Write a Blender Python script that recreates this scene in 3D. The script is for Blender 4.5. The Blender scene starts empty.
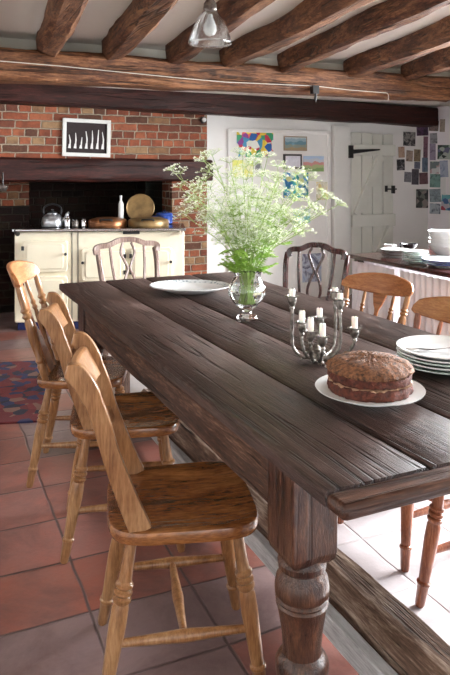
import bpy, bmesh, math, random
from mathutils import Vector, Matrix, noise
PI=math.pi; sin=math.sin; cos=math.cos
SC=bpy.context.scene; COL=SC.collection
# ---------------------------------------------------------------- camera geometry
A=math.radians(24); CA=cos(A); SA=sin(A); F=670.0; HZ=173.0; CH=1.35
def cam2w(X,Y,z): return Vector((X*CA+Y*SA,-X*SA+Y*CA,z))
def onz(px,py,z):                      # point of the view ray at height z
    Y=(CH-z)*F/(py-HZ); return cam2w((px-225)/F*Y,Y,z)
def onplane(px,py,p,n):                # point of the view ray on a vertical plane
    d=cam2w((px-225)/F,1.0,-(py-HZ)/F)
    o=Vector((0,0,CH)); t=(Vector(p)-o).dot(Vector(n))/d.dot(Vector(n)); return o+d*t
def ony(px,py,yw): return onplane(px,py,(0,yw,0),(0,1,0))
cd=bpy.data.cameras.new('camera'); cam=bpy.data.objects.new('camera',cd); COL.objects.link(cam)
cam.location=(0,0,CH); cam.rotation_euler=(PI/2,0,-A)
cd.sensor_width=36; cd.lens=F/675*36; cd.shift_y=-(337.5-HZ)/675; cd.clip_start=.05
SC.camera=cam
# ---------------------------------------------------------------- materials
class N:
    def __init__(s,name):
        s.m=bpy.data.materials.new(name); s.m.use_nodes=True; s.t=s.m.node_tree; s.b=s.t.nodes['Principled BSDF']
    def n(s,k,**kw):
        x=s.t.nodes.new(k)
        for a,v in kw.items(): setattr(x,a,v)
        return x
    def l(s,a,b): s.t.links.new(a,b)
    def val(s,sock,v):
        if hasattr(v,'is_output') or hasattr(v,'links'): s.l(v,sock)
        else: sock.default_value=v
    def math(s,op,a,b=0.0,c=None):
        x=s.n('ShaderNodeMath',operation=op); s.val(x.inputs[0],a); s.val(x.inputs[1],b)
        if c is not None: s.val(x.inputs[2],c)
        return x.outputs[0]
    def obj(s,world=False):
        if world: return s.n('ShaderNodeNewGeometry').outputs['Position']
        return s.n('ShaderNodeTexCoord').outputs['Object']
    def mapping(s,v,sc=(1,1,1),rot=(0,0,0),loc=(0,0,0)):
        x=s.n('ShaderNodeMapping'); s.l(v,x.inputs[0]); x.inputs['Scale'].default_value=sc; x.inputs['Rotation'].default_value=rot; x.inputs['Location'].default_value=loc
        return x.outputs[0]
    def noise(s,v,sc,det=4,rough=.55,dist=0):
        x=s.n('ShaderNodeTexNoise'); s.l(v,x.inputs['Vector']); x.inputs['Scale'].default_value=sc; x.inputs['Detail'].default_value=det
        x.inputs['Roughness'].default_value=rough; x.inputs['Distortion'].default_value=dist; return x.outputs['Fac']
    def ramp(s,f,stops,const=False):
        x=s.n('ShaderNodeValToRGB'); s.l(f,x.inputs[0]); e=x.color_ramp.elements
        if const: x.color_ramp.interpolation='CONSTANT'
        while len(e)<len(stops): e.new(.5)
        for i,(p,c) in enumerate(stops):
            e[i].position=p; e[i].color=(*c,1) if len(c)==3 else c
        return x.outputs[0]
    def mix(s,f,a,b,mode='MIX'):
        x=s.n('ShaderNodeMix',data_type='RGBA',blend_type=mode)
        s.val(x.inputs[0],f)
        for i,v in ((6,a),(7,b)):
            if hasattr(v,'links'): s.l(v,x.inputs[i])
            else: x.inputs[i].default_value=(*v,1)
        return x.outputs[2]
    def bump(s,h,st,dist=.01,prev=None):
        x=s.n('ShaderNodeBump'); s.l(h,x.inputs['Height']); x.inputs['Strength'].default_value=st; x.inputs['Distance'].default_value=dist
        if prev is not None: s.l(prev,x.inputs['Normal'])
        return x.outputs[0]
    def out(s,col=None,rough=.5,normal=None,**kw):
        if col is not None:
            if hasattr(col,'links'): s.l(col,s.b.inputs['Base Color'])
            else: s.b.inputs['Base Color'].default_value=(*col,1)
        s.val(s.b.inputs['Roughness'],rough)
        if normal is not None: s.l(normal,s.b.inputs['Normal'])
        for k,v in kw.items(): s.b.inputs[k.replace('_',' ')].default_value=v
        return s.m
    def sep(s,v):
        x=s.n('ShaderNodeSeparateXYZ'); s.l(v,x.inputs[0]); return x.outputs
    def comb(s,x,y,z=0.0):
        c=s.n('ShaderNodeCombineXYZ'); s.val(c.inputs[0],x); s.val(c.inputs[1],y); s.val(c.inputs[2],z); return c.outputs[0]
def plain(name,c,rough=.5,var=.12,sc=30,bump=0,**kw):
    m=N(name); o=m.obj(); f=m.noise(o,sc,3)
    d=tuple(max(0,x*(1-var)) for x in c); e=tuple(min(1,x*(1+var)) for x in c)
    col=m.ramp(f,[(.3,d),(.7,e)])
    nb=m.bump(m.noise(o,sc*3,3),bump,.004) if bump else None
    return m.out(col,rough,nb,**kw)
def wood(name,cs,axis='Z',sc=6.,rough=.4,bump=.3,streak=12,worn=None,world=False,coat=0.0,rv=.15,crack=0.0):
    m=N(name); o=m.obj(world)
    s={'X':(1./streak,1,1),'Y':(1,1./streak,1),'Z':(1,1,1./streak)}[axis]
    v=m.mapping(o,s)
    g=m.noise(v,sc*3,4,.6,.8); g2=m.noise(v,sc*13,4,.65,.3); g3=m.noise(v,sc*45,3,.7)
    f=m.math('ADD',m.math('ADD',m.math('MULTIPLY',g,.34),m.math('MULTIPLY',g2,.36)),m.math('MULTIPLY',g3,.30))
    col=m.ramp(f,[(.38,cs[0]),(.5,cs[1]),(.61,cs[2])])
    if worn: 
        big=m.ramp(m.noise(o,2.4,5,.65),[(.42,(0,0,0)),(.62,(1,1,1))])
        col=m.mix(m.math('MULTIPLY',m.sep(big)[0],m.math('MULTIPLY',m.sep(m.ramp(f,[(.35,(0,0,0)),(.6,(1,1,1))]))[0],worn[1]*1.6)),col,worn[0])
    h=f
    if crack:
        v2=m.mapping(o,{'X':(1./30,1,1),'Y':(1,1./30,1),'Z':(1,1,1./30)}[axis],loc=(3.1,1.7,5.3))
        c=m.noise(v2,sc*2.6,3,.5,.5); d=m.math('ABSOLUTE',m.math('SUBTRACT',c,.5))
        mk=m.sep(m.ramp(d,[(0,(1,1,1)),(.010,(.6,.6,.6)),(.028,(0,0,0))]))[0]
        mk=m.math('MULTIPLY',mk,m.sep(m.ramp(m.noise(o,4,3),[(.42,(0,0,0)),(.56,(1,1,1))]))[0])
        col=m.mix(m.math('MULTIPLY',mk,crack),col,tuple(x*.3 for x in cs[0])); h=m.math('SUBTRACT',f,m.math('MULTIPLY',mk,.8))
    nb=m.bump(h,bump,.006)
    r=m.math('ADD',m.math('MULTIPLY',f,rv),rough-rv/2)
    return m.out(col,r,nb,Coat_Weight=coat,Coat_Roughness=.15,Specular_IOR_Level=.3)
def cells(m,u,v,w,h,mort,stagger=0.5,wob=.0):
    ru=m.math('DIVIDE',v,h); row=m.math('FLOOR',ru)
    off=m.math('MULTIPLY',m.math('MODULO',m.math('ABSOLUTE',row),2.0),stagger)
    cu=m.math('ADD',m.math('DIVIDE',u,w),off); cl=m.math('FLOOR',cu)
    fu=m.math('SUBTRACT',cu,cl); fv=m.math('SUBTRACT',ru,row)
    du=m.math('MULTIPLY',m.math('MINIMUM',fu,m.math('SUBTRACT',1.0,fu)),w)
    dv=m.math('MULTIPLY',m.math('MINIMUM',fv,m.math('SUBTRACT',1.0,fv)),h)
    d=m.math('MINIMUM',du,dv)
    wn=m.n('ShaderNodeTexWhiteNoise',noise_dimensions='2D'); m.l(m.comb(cl,row),wn.inputs['Vector'])
    mr=m.n('ShaderNodeMapRange'); m.l(d,mr.inputs[0]); mr.inputs[1].default_value=mort*.35; mr.inputs[2].default_value=mort; 
    return wn.outputs['Value'],mr.outputs[0]
def brick_mat(name,dark=1.0):
    m=N(name); p=m.obj(True); x=m.sep(p); 
    w=m.math('MULTIPLY',m.math('SUBTRACT',m.noise(p,8,4,.7),.5),.026)
    w2=m.math('MULTIPLY',m.math('SUBTRACT',m.noise(p,7,4,.7),.5),.04)
    u=m.math('ADD',m.math('ADD',x[0],x[1]),w2); v=m.math('ADD',x[2],w)
    hd=m.math('MODULO',m.math('FLOOR',m.math('DIVIDE',v,.146)),2.0); bw=m.math('SUBTRACT',.225,m.math('MULTIPLY',hd,.112))
    r,mask=cells(m,u,v,bw,.073,.0085)
    c=m.ramp(r,[(0,(.22,.045,.022)),(.2,(.32,.075,.035)),(.36,(.15,.035,.024)),(.5,(.40,.115,.055)),(.64,(.27,.15,.075)),(.74,(.42,.12,.06)),(.84,(.075,.030,.022)),(.93,(.36,.23,.12))],True)
    n=m.noise(p,45,5,.7); c=m.mix(m.math('MULTIPLY',n,.45),c,(.34,.18,.11)); 
    blot=m.ramp(m.noise(p,14,4,.6),[(.4,(0,0,0)),(.7,(1,1,1))]); c=m.mix(m.math('MULTIPLY',m.sep(blot)[0],.55),c,(.075,.035,.028))
    mc=m.mix(n,(.62,.53,.41),(.26,.20,.15)); c=m.mix(mask,mc,c)
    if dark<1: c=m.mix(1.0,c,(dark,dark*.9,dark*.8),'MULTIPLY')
    h=m.math('ADD',mask,m.math('MULTIPLY',n,.5))
    return m.out(c,.9,m.bump(h,1.0,.016),Specular_IOR_Level=.2)
def floor_mat():
    m=N('quarry_tiles'); p=m.obj(True); x=m.sep(p)
    w=m.math('MULTIPLY',m.math('SUBTRACT',m.noise(p,3,2),.5),.026)
    u=m.math('ADD',m.math('SUBTRACT',x[0],.457),w); v=m.math('ADD',m.math('SUBTRACT',x[1],2.05-.6),w)
    u=m.math('ADD',u,.335*20); v=m.math('ADD',v,.3*20)
    r,mask=cells(m,u,v,.335,.30,.0065,0)
    c=m.ramp(r,[(0,(.30,.235,.235)),(.14,(.40,.13,.085)),(.28,(.27,.21,.21)),(.42,(.42,.16,.12)),(.55,(.34,.27,.27)),(.66,(.36,.115,.075)),(.76,(.40,.30,.28)),(.9,(.44,.17,.13))],True)
    n=m.noise(p,7,6,.65); c=m.mix(m.math('MULTIPLY',m.sep(m.ramp(n,[(.35,(0,0,0)),(.72,(1,1,1))]))[0],.6),c,(.32,.225,.205))
    n2=m.noise(p,60,4,.7); c=m.mix(m.math('MULTIPLY',n2,.4),c,(.2,.11,.09))
    c=m.mix(mask,(.11,.08,.075),c)
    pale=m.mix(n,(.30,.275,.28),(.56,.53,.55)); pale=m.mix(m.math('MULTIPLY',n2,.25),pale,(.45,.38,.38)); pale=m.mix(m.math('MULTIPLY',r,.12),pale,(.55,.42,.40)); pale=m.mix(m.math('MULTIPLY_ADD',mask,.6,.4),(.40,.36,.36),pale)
    bl=m.noise(p,3.2,6,.7,.6); c=m.mix(m.math('MULTIPLY',m.sep(m.ramp(bl,[(.44,(0,0,0)),(.62,(1,1,1))]))[0],.6),c,(.13,.075,.07))
    c=m.mix(1.0,c,(.68,.62,.62),'MULTIPLY')
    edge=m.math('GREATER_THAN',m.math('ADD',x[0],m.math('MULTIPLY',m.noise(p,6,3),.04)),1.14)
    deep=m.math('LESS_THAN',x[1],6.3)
    c=m.mix(m.math('MULTIPLY',edge,m.sep(m.ramp(m.math('SUBTRACT',5.2,x[1]),[(0,(0,0,0)),(.5,(1,1,1))]))[0]),c,pale)  # right of the table, washed-out daylight is put into the floor colour
    h=m.math('ADD',m.math('MULTIPLY',mask,.8),m.math('ADD',m.math('MULTIPLY',n,.7),m.math('MULTIPLY',n2,.15)))
    return m.out(c,m.math('ADD',m.math('MULTIPLY',n,.3),.22),m.bump(h,.5,.008))
def plaster(name,c,c2,sc=2.5,rough=.8,bump=.25):
    m=N(name); p=m.obj(True); f=m.noise(p,sc,5,.6); col=m.mix(f,c,c2)
    return m.out(col,rough,m.bump(m.noise(p,14,4),bump,.01))
def art_mat(name,cols,sc=20,kind='v',seed=0):
    m=N(name); p=m.mapping(m.obj(),loc=(seed*3.1,seed*1.7,seed*.9))
    if kind=='v':
        x=m.n('ShaderNodeTexVoronoi'); m.l(p,x.inputs['Vector']); x.inputs['Scale'].default_value=sc
        f=m.sep(x.outputs['Color'])[0]
    elif kind=='h':   # horizon bands, for a landscape
        f=m.math('ADD',m.math('MULTIPLY',m.sep(m.obj())[2],6.0),m.math('ADD',m.math('MULTIPLY',m.noise(p,sc,4,.7),.7),.15))
    else: f=m.ramp(m.noise(p,sc,3,.6,1.0),[(.25,(0,0,0)),(.75,(1,1,1))]); f=m.sep(f)[0]
    k=len(cols); c=m.ramp(f,[(i/k,q) for i,q in enumerate(cols)],kind!='n')
    return m.out(c,.6)
def glassm(name,c=(1,1,1),rough=0.02,thin=False,ior=1.45):
    m=N(name); return m.out(c,rough,None,Transmission_Weight=1.0,IOR=ior)
M={}
M['table']=wood('weathered_oak_top',[(.010,.005,.004),(.030,.0135,.010),(.095,.056,.046)],'Y',7,.36,.8,14,((.10,.068,.062),.4),rv=.35,crack=.9)
M['tableend']=wood('weathered_oak_cross',[(.015,.006,.004),(.055,.022,.013),(.14,.065,.04)],'X',5,.34,.6,12,rv=.25,crack=.6)
M['oakleg']=wood('aged_oak_leg',[(.010,.003,.002),(.038,.012,.007),(.12,.05,.027)],'Z',6,.30,.9,6,((.22,.11,.06),.30),rv=.25,coat=.25,crack=.8)
M['apron']=wood('rough_sawn_oak',[(.010,.004,.003),(.06,.026,.015),(.23,.13,.085)],'Y',8,.6,1.0,12,crack=.9)
M['timber']=wood('worn_stretcher_oak',[(.035,.018,.012),(.16,.095,.065),(.42,.32,.25)],'Y',5,.6,1.0,12,crack=.9)
M['pale']=wood('pale_board',[(.30,.29,.29),(.5,.49,.49),(.66,.65,.66)],'Y',5,.55,.4,10)  # pale narrow board beside the stretcher
M['beam']=wood('old_oak_beam',[(.020,.006,.003),(.105,.036,.014),(.30,.135,.062)],'X',4,.62,1.0,8,((.22,.10,.045),.5),crack=.9)
M['darkbeam']=wood('tarred_oak_beam',[(.008,.002,.002),(.028,.006,.004),(.07,.016,.011)],'X',4,.5,.8,9,crack=.8)
M['joist']=wood('oak_joist',[(.016,.005,.003),(.075,.025,.012),(.26,.125,.06)],'Y',4,.62,1.0,7,((.22,.105,.05),.45),crack=.9)
M['pine']=wood('golden_pine',[(.12,.044,.014),(.225,.097,.035),(.34,.165,.07)],'Z',5,.30,.2,9,((.46,.29,.15),.3),coat=.35,rv=.2)
M['pines']=wood('seat_elm',[(.04,.010,.003),(.12,.036,.010),(.25,.090,.028)],'Y',5,.22,.25,7,((.40,.17,.05),.5),coat=.5,rv=.15,crack=.4)
M['elm']=wood('orange_elm',[(.16,.055,.016),(.33,.125,.042),(.48,.22,.09)],'X',6,.34,.25,9,coat=.3)
M['redleg']=wood('red_brown_beech',[(.10,.028,.012),(.21,.065,.03),(.36,.14,.07)],'Z',7,.3,.2,9,coat=.4)
M['mahog']=wood('dark_mahogany',[(.012,.003,.003),(.035,.008,.007),(.09,.022,.018)],'Z',7,.22,.15,9,coat=.6)
M['greyed']=wood('greyed_walnut',[(.07,.04,.032),(.18,.115,.09),(.36,.27,.23)],'Z',7,.3,.15,9,coat=.4)
M['brick']=brick_mat('old_red_brick'); M['soot_shade']=brick_mat('sooty_shaded_brick',.045); M['dimbrick']=brick_mat('shaded_brick',.42)  # darkened brick copies: soot plus the recess's shade, both in the colour
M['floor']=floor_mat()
M['wall']=plaster('limewash_white',(.88,.87,.85),(.76,.75,.73)); M['wall2']=plaster('limewash_lilac_white',(.80,.77,.79),(.66,.62,.65))
M['ceil']=plaster('ceiling_cream',(.88,.85,.77),(.76,.72,.64),1.5); M['paint']=plaster('old_white_paint',(.80,.80,.77),(.62,.62,.59),4,.5,.12)
M['doorp']=plaster('grey_white_paint',(.70,.71,.65),(.56,.57,.51),4,.5,.12)
M['enamel']=plain('cream_enamel',(.88,.81,.62),.18,.05,6,Coat_Weight=.6,Coat_Roughness=.06)
M['navy']=plain('navy_enamel',(.012,.022,.11),.25,.1)
M['black']=plain('black_iron',(.012,.012,.013),.38,.3,20,.2)
M['blackgl']=plain('black_enamel',(.012,.012,.014),.2,.2)
M['chrome']=plain('chrome',(.72,.72,.74),.16,.04,Metallic=1.0)
M['pewter']=plain('tarnished_pewter',(.20,.18,.16),.3,.6,60,.5,Metallic=.85)
M['alu']=plain('brushed_aluminium',(.50,.51,.54),.3,.1,Metallic=.85)
M['copper']=plain('copper_brown',(.30,.12,.045),.33,.35,12,.1,Metallic=.5)
M['brassy']=plain('tarnished_brass',(.27,.17,.07),.4,.5,9,.1,Metallic=.4)
M['white']=plain('white_glaze',(.80,.81,.80),.12,.03,8,Coat_Weight=.5,Coat_Roughness=.05)
M['greenw']=plain('pale_green_glaze',(.55,.66,.60),.15,.06,8,Coat_Weight=.4)
M['bluew']=plain('blue_glaze',(.03,.07,.30),.15,.2,8,Coat_Weight=.5)
M['candle']=plain('white_wax',(.86,.85,.80),.45,.04,20,Subsurface_Weight=.15)
M['wick']=plain('charred_wick',(.03,.02,.02),.9)
M['sponge']=plain('chocolate_sponge',(.085,.018,.008),.8,.6,90,.9)
M['topping']=plain('chocolate_crumb',(.17,.068,.028),.75,.85,110,1.0)
M['cream']=plain('buttercream',(.42,.25,.16),.5,.15,60,.4)
M['leaf']=plain('fresh_green_leaf',(.24,.40,.06),.45,.3,30,Subsurface_Weight=.0)
M['stem']=plain('pale_green_stem',(.34,.46,.15),.45,.25,30)
M['petal']=plain('cream_petal',(.93,.95,.84),.6,.06,30)
M['petalg']=plain('green_white_petal',(.66,.78,.38),.6,.15,30)
M['cloth']=plain('white_gathered_cotton',(.80,.77,.80),.85,.05,12,.15)
M['glass']=glassm('clear_glass'); M['water']=glassm('water',(.93,1,.92),0,ior=1.33); M['lampglass']=glassm('ribbed_lamp_glass',(.93,.95,.96),.12)
M['paper']=plain('white_paper',(.78,.77,.75),.6,.03)
M['cable']=plain('white_cable',(.50,.46,.40),.5,.05)
M['green']=plain('lawn',(.10,.2,.04),.9,.4,3)
M['yellowing']=plain('wooden_spoon_wood',(.45,.27,.11),.5,.2)
# ---------------------------------------------------------------- mesh builder
class MB:
    def __init__(s): s.v=[]; s.f=[]; s.mi=[]; s.cur=0
    def add(s,vs,fs):
        o=len(s.v); s.v+= [tuple(x) for x in vs]; s.f+=[tuple(i+o for i in f) for f in fs]; s.mi+=[s.cur]*len(fs); return s
    def mat(s,i): s.cur=i; return s
    def box(s,a,b,M4=None):
        (x0,y0,z0),(x1,y1,z1)=a,b
        vs=[Vector(p) for p in ((x0,y0,z0),(x1,y0,z0),(x1,y1,z0),(x0,y1,z0),(x0,y0,z1),(x1,y0,z1),(x1,y1,z1),(x0,y1,z1))]
        if M4: vs=[M4@p for p in vs]
        return s.add(vs,[(3,2,1,0),(4,5,6,7),(0,1,5,4),(1,2,6,5),(2,3,7,6),(3,0,4,7)])
    def loft(s,loops,cap=True,closed=False):
        n=len(loops[0]); vs=[p for L in loops for p in L]; fs=[]
        for i in range(len(loops)-(0 if closed else 1)):
            a=i*n; b=((i+1)%len(loops))*n
            for j in range(n):
                k=(j+1)%n; fs.append((a+j,a+k,b+k,b+j))
        if cap and not closed: fs.append(tuple(range(n-1,-1,-1))); e=(len(loops)-1)*n; fs.append(tuple(e+j for j in range(n)))
        return s.add(vs,fs)
    def frame(s,d,ref=None):
        d=d.normalized(); r=Vector(ref) if ref else (Vector((0,0,1)) if abs(d.z)<.95 else Vector((1,0,0)))
        u=d.cross(r)
        if u.length<1e-5: u=d.cross(Vector((0,1,0)))
        u.normalize(); v=u.cross(d).normalized(); return u,v
    def lathe(s,p0,p1,prof,n=20,cap=True):
        p0=Vector(p0); p1=Vector(p1); d=p1-p0; u,v=s.frame(d)
        return s.loft([[p0+d*t+u*(r*cos(2*PI*k/n))+v*(r*sin(2*PI*k/n)) for k in range(n)] for t,r in prof],cap)
    def rev(s,prof,c=(0,0,0),n=32,sx=1,sy=1,cap=True,rip=0,rk=8):   # (r,z) profile about z
        c=Vector(c); return s.loft([[c+Vector(((r*(1+rip*cos(rk*2*PI*k/n)))*cos(2*PI*k/n)*sx,(r*(1+rip*cos(rk*2*PI*k/n)))*sin(2*PI*k/n)*sy,z)) for k in range(n)] for r,z in prof],cap)
    def tube(s,pts,r,n=8,cap=True):
        pts=[Vector(p) for p in pts]; rr=r if isinstance(r,(list,tuple)) else [r]*len(pts); L=[]; pu=None
        for i,p in enumerate(pts):
            d=(pts[min(i+1,len(pts)-1)]-pts[max(i-1,0)]).normalized()
            if pu is None: u,_=s.frame(d)
            else:
                u=pu-d*pu.dot(d); u.normalize()
            v=d.cross(u); pu=u
            L.append([p+u*(rr[i]*cos(2*PI*k/n))+v*(rr[i]*sin(2*PI*k/n)) for k in range(n)])
        return s.loft(L,cap)
    def sweep(s,pts,w,h,ref):      # rectangular section: h along ref, w across
        pts=[Vector(p) for p in pts]; ref=Vector(ref).normalized(); L=[]; n=len(pts)
        for i,p in enumerate(pts):
            d=(pts[min(i+1,n-1)]-pts[max(i-1,0)]).normalized(); u=d.cross(ref).normalized()
            a=(w[i] if isinstance(w,(list,tuple)) else w)/2; b=(h[i] if isinstance(h,(list,tuple)) else h)/2
            L.append([p-u*a-ref*b,p+u*a-ref*b,p+u*a+ref*b,p-u*a+ref*b])
        return s.loft(L)
    def prism(s,poly,z0,z1):
        return s.loft([[Vector((x,y,z0)) for x,y in poly],[Vector((x,y,z1)) for x,y in poly]])
def smooth_path(pts,k=6):
    P=[Vector(p) for p in pts]; out=[]
    for i in range(len(P)-1):
        a=P[max(i-1,0)]; b=P[i]; c=P[i+1]; d=P[min(i+2,len(P)-1)]
        for j in range(k):
            t=j/k; out.append(.5*((2*b)+(c-a)*t+(2*a-5*b+4*c-d)*t*t+(3*b-a-3*c+d)*t**3))
    out.append(P[-1]); return out
def obj(name,mb,mats,parent=None,smooth=True,bevel=0,seg=2,sub=0,ang=38,solid=0,kind=None):
    me=bpy.data.meshes.new(name); me.from_pydata(mb.v,[],mb.f); me.update()
    if not isinstance(mats,(list,tuple)): mats=[mats]
    for m in mats: me.materials.append(M[m] if isinstance(m,str) else m)
    me.polygons.foreach_set('material_index',mb.mi)
    bm=bmesh.new(); bm.from_mesh(me); bmesh.ops.recalc_face_normals(bm,faces=bm.faces)
    a=math.radians(ang)
    for e in bm.edges: e.smooth=not(len(e.link_faces)==2 and e.calc_face_angle(0)>a)
    for f in bm.faces: f.smooth=smooth
    bm.to_mesh(me); bm.free()
    o=bpy.data.objects.new(name,me); COL.objects.link(o)
    if parent is not None: o.parent=parent
    if solid: q=o.modifiers.new('t','SOLIDIFY'); q.thickness=solid; q.offset=0
    if bevel: q=o.modifiers.new('b','BEVEL'); q.width=bevel; q.segments=seg; q.limit_method='ANGLE'; q.angle_limit=math.radians(35); q.harden_normals=False
    if sub: q=o.modifiers.new('s','SUBSURF'); q.levels=sub; q.render_levels=sub
    if kind: o['kind']=kind
    return o
def thing(name,label,cat,loc=(0,0,0),rz=0,group=None,rot=None,scale=None):
    o=bpy.data.objects.new(name,None); COL.objects.link(o); o.empty_display_size=.05
    o.location=loc; o.rotation_euler=rot if rot else (0,0,rz)
    if scale: o.scale=scale
    o['label']=label; o['category']=cat
    if group: o['group']=group
    return o
def tag(o,label,cat,group=None,kind=None):
    o['label']=label; o['category']=cat
    if group: o['group']=group
    if kind: o['kind']=kind
    return o
def struct(name,mb,m,**kw):
    return obj(name,mb,m,kind='structure',**kw)
def dup(root,loc,rz,label,group=None,scale=None):
    kids={}
    for q in bpy.data.objects:
        if q.parent: kids.setdefault(q.parent,[]).append(q)
    r=root.copy(); COL.objects.link(r); r.location=loc; r.rotation_euler=(0,0,rz); r['label']=label
    if group: r['group']=group
    if scale: r.scale=scale
    for c in kids.get(root,[]):
        d=c.copy(); COL.objects.link(d); d.parent=r
        for e in kids.get(c,[]):
            g=e.copy(); COL.objects.link(g); g.parent=d
    return r
def rough_beam(mb,p0,p1,w,h,seed=0,amp=.012,step=.09,chamf=.18,sag=0.,drift=0.0):
    p0=Vector(p0); p1=Vector(p1); d=p1-p0; L=d.length; n=max(4,int(L/step)); u=d.cross(Vector((0,0,1))).normalized(); v=u.cross(d).normalized()
    sec=[]; a=w/2; b=h/2; ch=chamf*min(w,h)
    for (x,y) in [(-a+ch,-b),(-a/3,-b),(a/3,-b),(a-ch,-b),(a,-b+ch),(a,-b/3),(a,b/3),(a,b-ch),(a-ch,b),(a/3,b),(-a/3,b),(-a+ch,b),(-a,b-ch),(-a,b/3),(-a,-b/3),(-a,-b+ch)]: sec.append((x,y))
    loops=[]
    for i in range(n+1):
        t=i/n; c=p0+d*t+Vector((0,0,-sag*sin(PI*t)))+u*(drift*noise.noise(Vector((t*L*.9,seed,3.3))))
        lp=[]
        for x,y in sec:
            q=Vector((t*L*1.6,x*7+seed*7.3,y*7)); s1=noise.noise(q); q2=Vector((t*L*6,x*20+seed,y*20)); s2=noise.noise(q2)
            k=1+(amp*(1.6*s1+.7*s2))/max(.02,math.hypot(x,y))
            lp.append(c+u*x*k+v*y*k)
        loops.append(lp)
    return mb.loft(loops)
# ---------------------------------------------------------------- setting
YB=6.25                                  # back wall plane
XP=ony(172,200,YB).x; XW=ony(207,200,YB).x; CX=ony(428,150,YB).x
XL=-1.3; XR=4.6; YR=-2.3
PD=Vector((.758,-.652,0)).normalized()   # direction of the splayed wall carrying snapshots
PE=Vector((CX,YB,0))+PD*1.6
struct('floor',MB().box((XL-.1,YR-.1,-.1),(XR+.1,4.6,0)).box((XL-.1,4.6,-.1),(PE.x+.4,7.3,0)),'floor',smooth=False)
struct('ceiling',MB().box((XL-.1,YR-.2,2.33),(XR+.25,4.6,2.45)).box((XL-.1,4.6,2.33),(PE.x+.4,5.08,2.45)),'ceil',smooth=False)
struct('ceiling_back',MB().box((XL-.1,5.08,2.13),(PE.x+.4,7.3,2.45)),'ceil',smooth=False)
mb=MB()
mb.box((XL,YB,1.48),(XW,YB+.35,2.13))                  # above the mantel
mb.box((XP,YB,0),(XW,YB+.3,1.48))                     # right pier
mb.box((XL,YB,0),(-.6,YB+.95,1.48))                    # left pier
struct('wall_chimney',mb,'brick',smooth=False)
struct('wall_recess_right',MB().box((XP+.02,YB+.3,0),(XW,7.2,2.13)),'soot_shade',smooth=False)
struct('wall_recess',MB().box((-.6,7.12,0),(XP,7.2,2.13)),'soot_shade',smooth=False)
struct('wall_recess_pier',MB().box((-.6,6.8,1.03),(ony(29,200,6.8).x,7.12,2.13)),'dimbrick',smooth=False); struct('wall_recess_lower',MB().box((-.6,6.78,0),(ony(29,200,6.8).x,7.12,1.03)),'soot_shade',smooth=False)  # dim bricks above, near black below: recess shade painted by material
struct('wall_back',MB().box((XW,YB,0),(CX+.2,YB+.12,2.13)),'wall',smooth=False)
q=Matrix.Translation(PE*0+Vector((CX,YB,0)))@Matrix.Rotation(math.atan2(PD.y,PD.x),4,'Z')
struct('wall_splayed',MB().box((0,0,0),(1.6,.12,2.13),q),'wall2',smooth=False)
struct('wall_return',MB().box((XR,4.55,0),(PE.x+.3,4.65,2.33)).box((PE.x,4.65,0),(PE.x+.1,PE.y+.1,2.33)),'wall',smooth=False)
def wall_x(name,x0,x1,ya,yb,zt,wins):      # wall in the y direction with window openings (y0,y1,z0,z1)
    mb=MB(); y=ya
    for (a,b,z0,z1) in wins:
        mb.box((x0,y,0),(x1,a,zt)); mb.box((x0,a,0),(x1,b,z0)); mb.box((x0,a,z1),(x1,b,zt)); y=b
    mb.box((x0,y,0),(x1,yb,zt)); return struct(name,mb,'wall',smooth=False)
def wall_y(name,y0,y1,xa,xb,zt,wins):
    mb=MB(); x=xa
    for (a,b,z0,z1) in wins:
        mb.box((x,y0,0),(a,y1,zt)); mb.box((a,y0,0),(b,y1,z0)); mb.box((a,y0,z1),(b,y1,zt)); x=b
    mb.box((x,y0,0),(xb,y1,zt)); return struct(name,mb,'wall',smooth=False)
WR=[(-.6,.9,.75,2.05),(1.2,2.7,.75,2.05),(3.0,4.3,.75,2.05)]
WB=[(-.9,.9,.8,2.05),(1.7,3.6,.8,2.05)]
wall_x('wall_right',XR,XR+.25,YR,4.65,2.33,WR)
wall_y('wall_rear',YR-.25,YR,XL,XR+.25,2.33,WB)
struct('wall_left',MB().box((XL-.12,YR,0),(XL,7.2,2.33)),'wall',smooth=False)
thin=N('window_pane_glass')
tr=thin.n('ShaderNodeBsdfTransparent'); gl=thin.n('ShaderNodeBsdfGlossy'); gl.inputs['Roughness'].default_value=.03; mx=thin.n('ShaderNodeMixShader'); mx.inputs[0].default_value=.08
thin.l(tr.outputs[0],mx.inputs[1]); thin.l(gl.outputs[0],mx.inputs[2]); thin.l(mx.outputs[0],thin.t.nodes['Material Output'].inputs[0])
k=1
for (a,b,z0,z1) in WR:
    mb=MB(); n=4
    for i in range(n+1): y=a+(b-a)*i/n; mb.box((XR+.1,y-.02,z0),(XR+.14,y+.02,z1))
    for i in range(4): z=z0+(z1-z0)*i/3; mb.box((XR+.095,a,z-.02),(XR+.145,b,z+.02))
    mb.box((XR-.03,a-.04,z0-.03),(XR+.1,b+.04,z0))
    w=struct('window_%d'%k,mb,'paint',smooth=False); k+=1
    obj('pane',MB().box((XR+.115,a,z0),(XR+.12,b,z1)),thin.m,w,smooth=False)
for (a,b,z0,z1) in WB:
    mb=MB(); n=4
    for i in range(n+1): x=a+(b-a)*i/n; mb.box((x-.02,YR-.14,z0),(x+.02,YR-.1,z1))
    for i in range(4): z=z0+(z1-z0)*i/3; mb.box((a,YR-.145,z-.02),(b,YR-.095,z+.02))
    w=struct('window_%d'%k,mb,'paint',smooth=False); k+=1
    obj('pane',MB().box((a,YR-.12,z0),(b,YR-.115,z1)),thin.m,w,smooth=False)
struct('ground',MB().box((-30,-30,-.4),(40,40,-.25)),'green',smooth=False)
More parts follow.
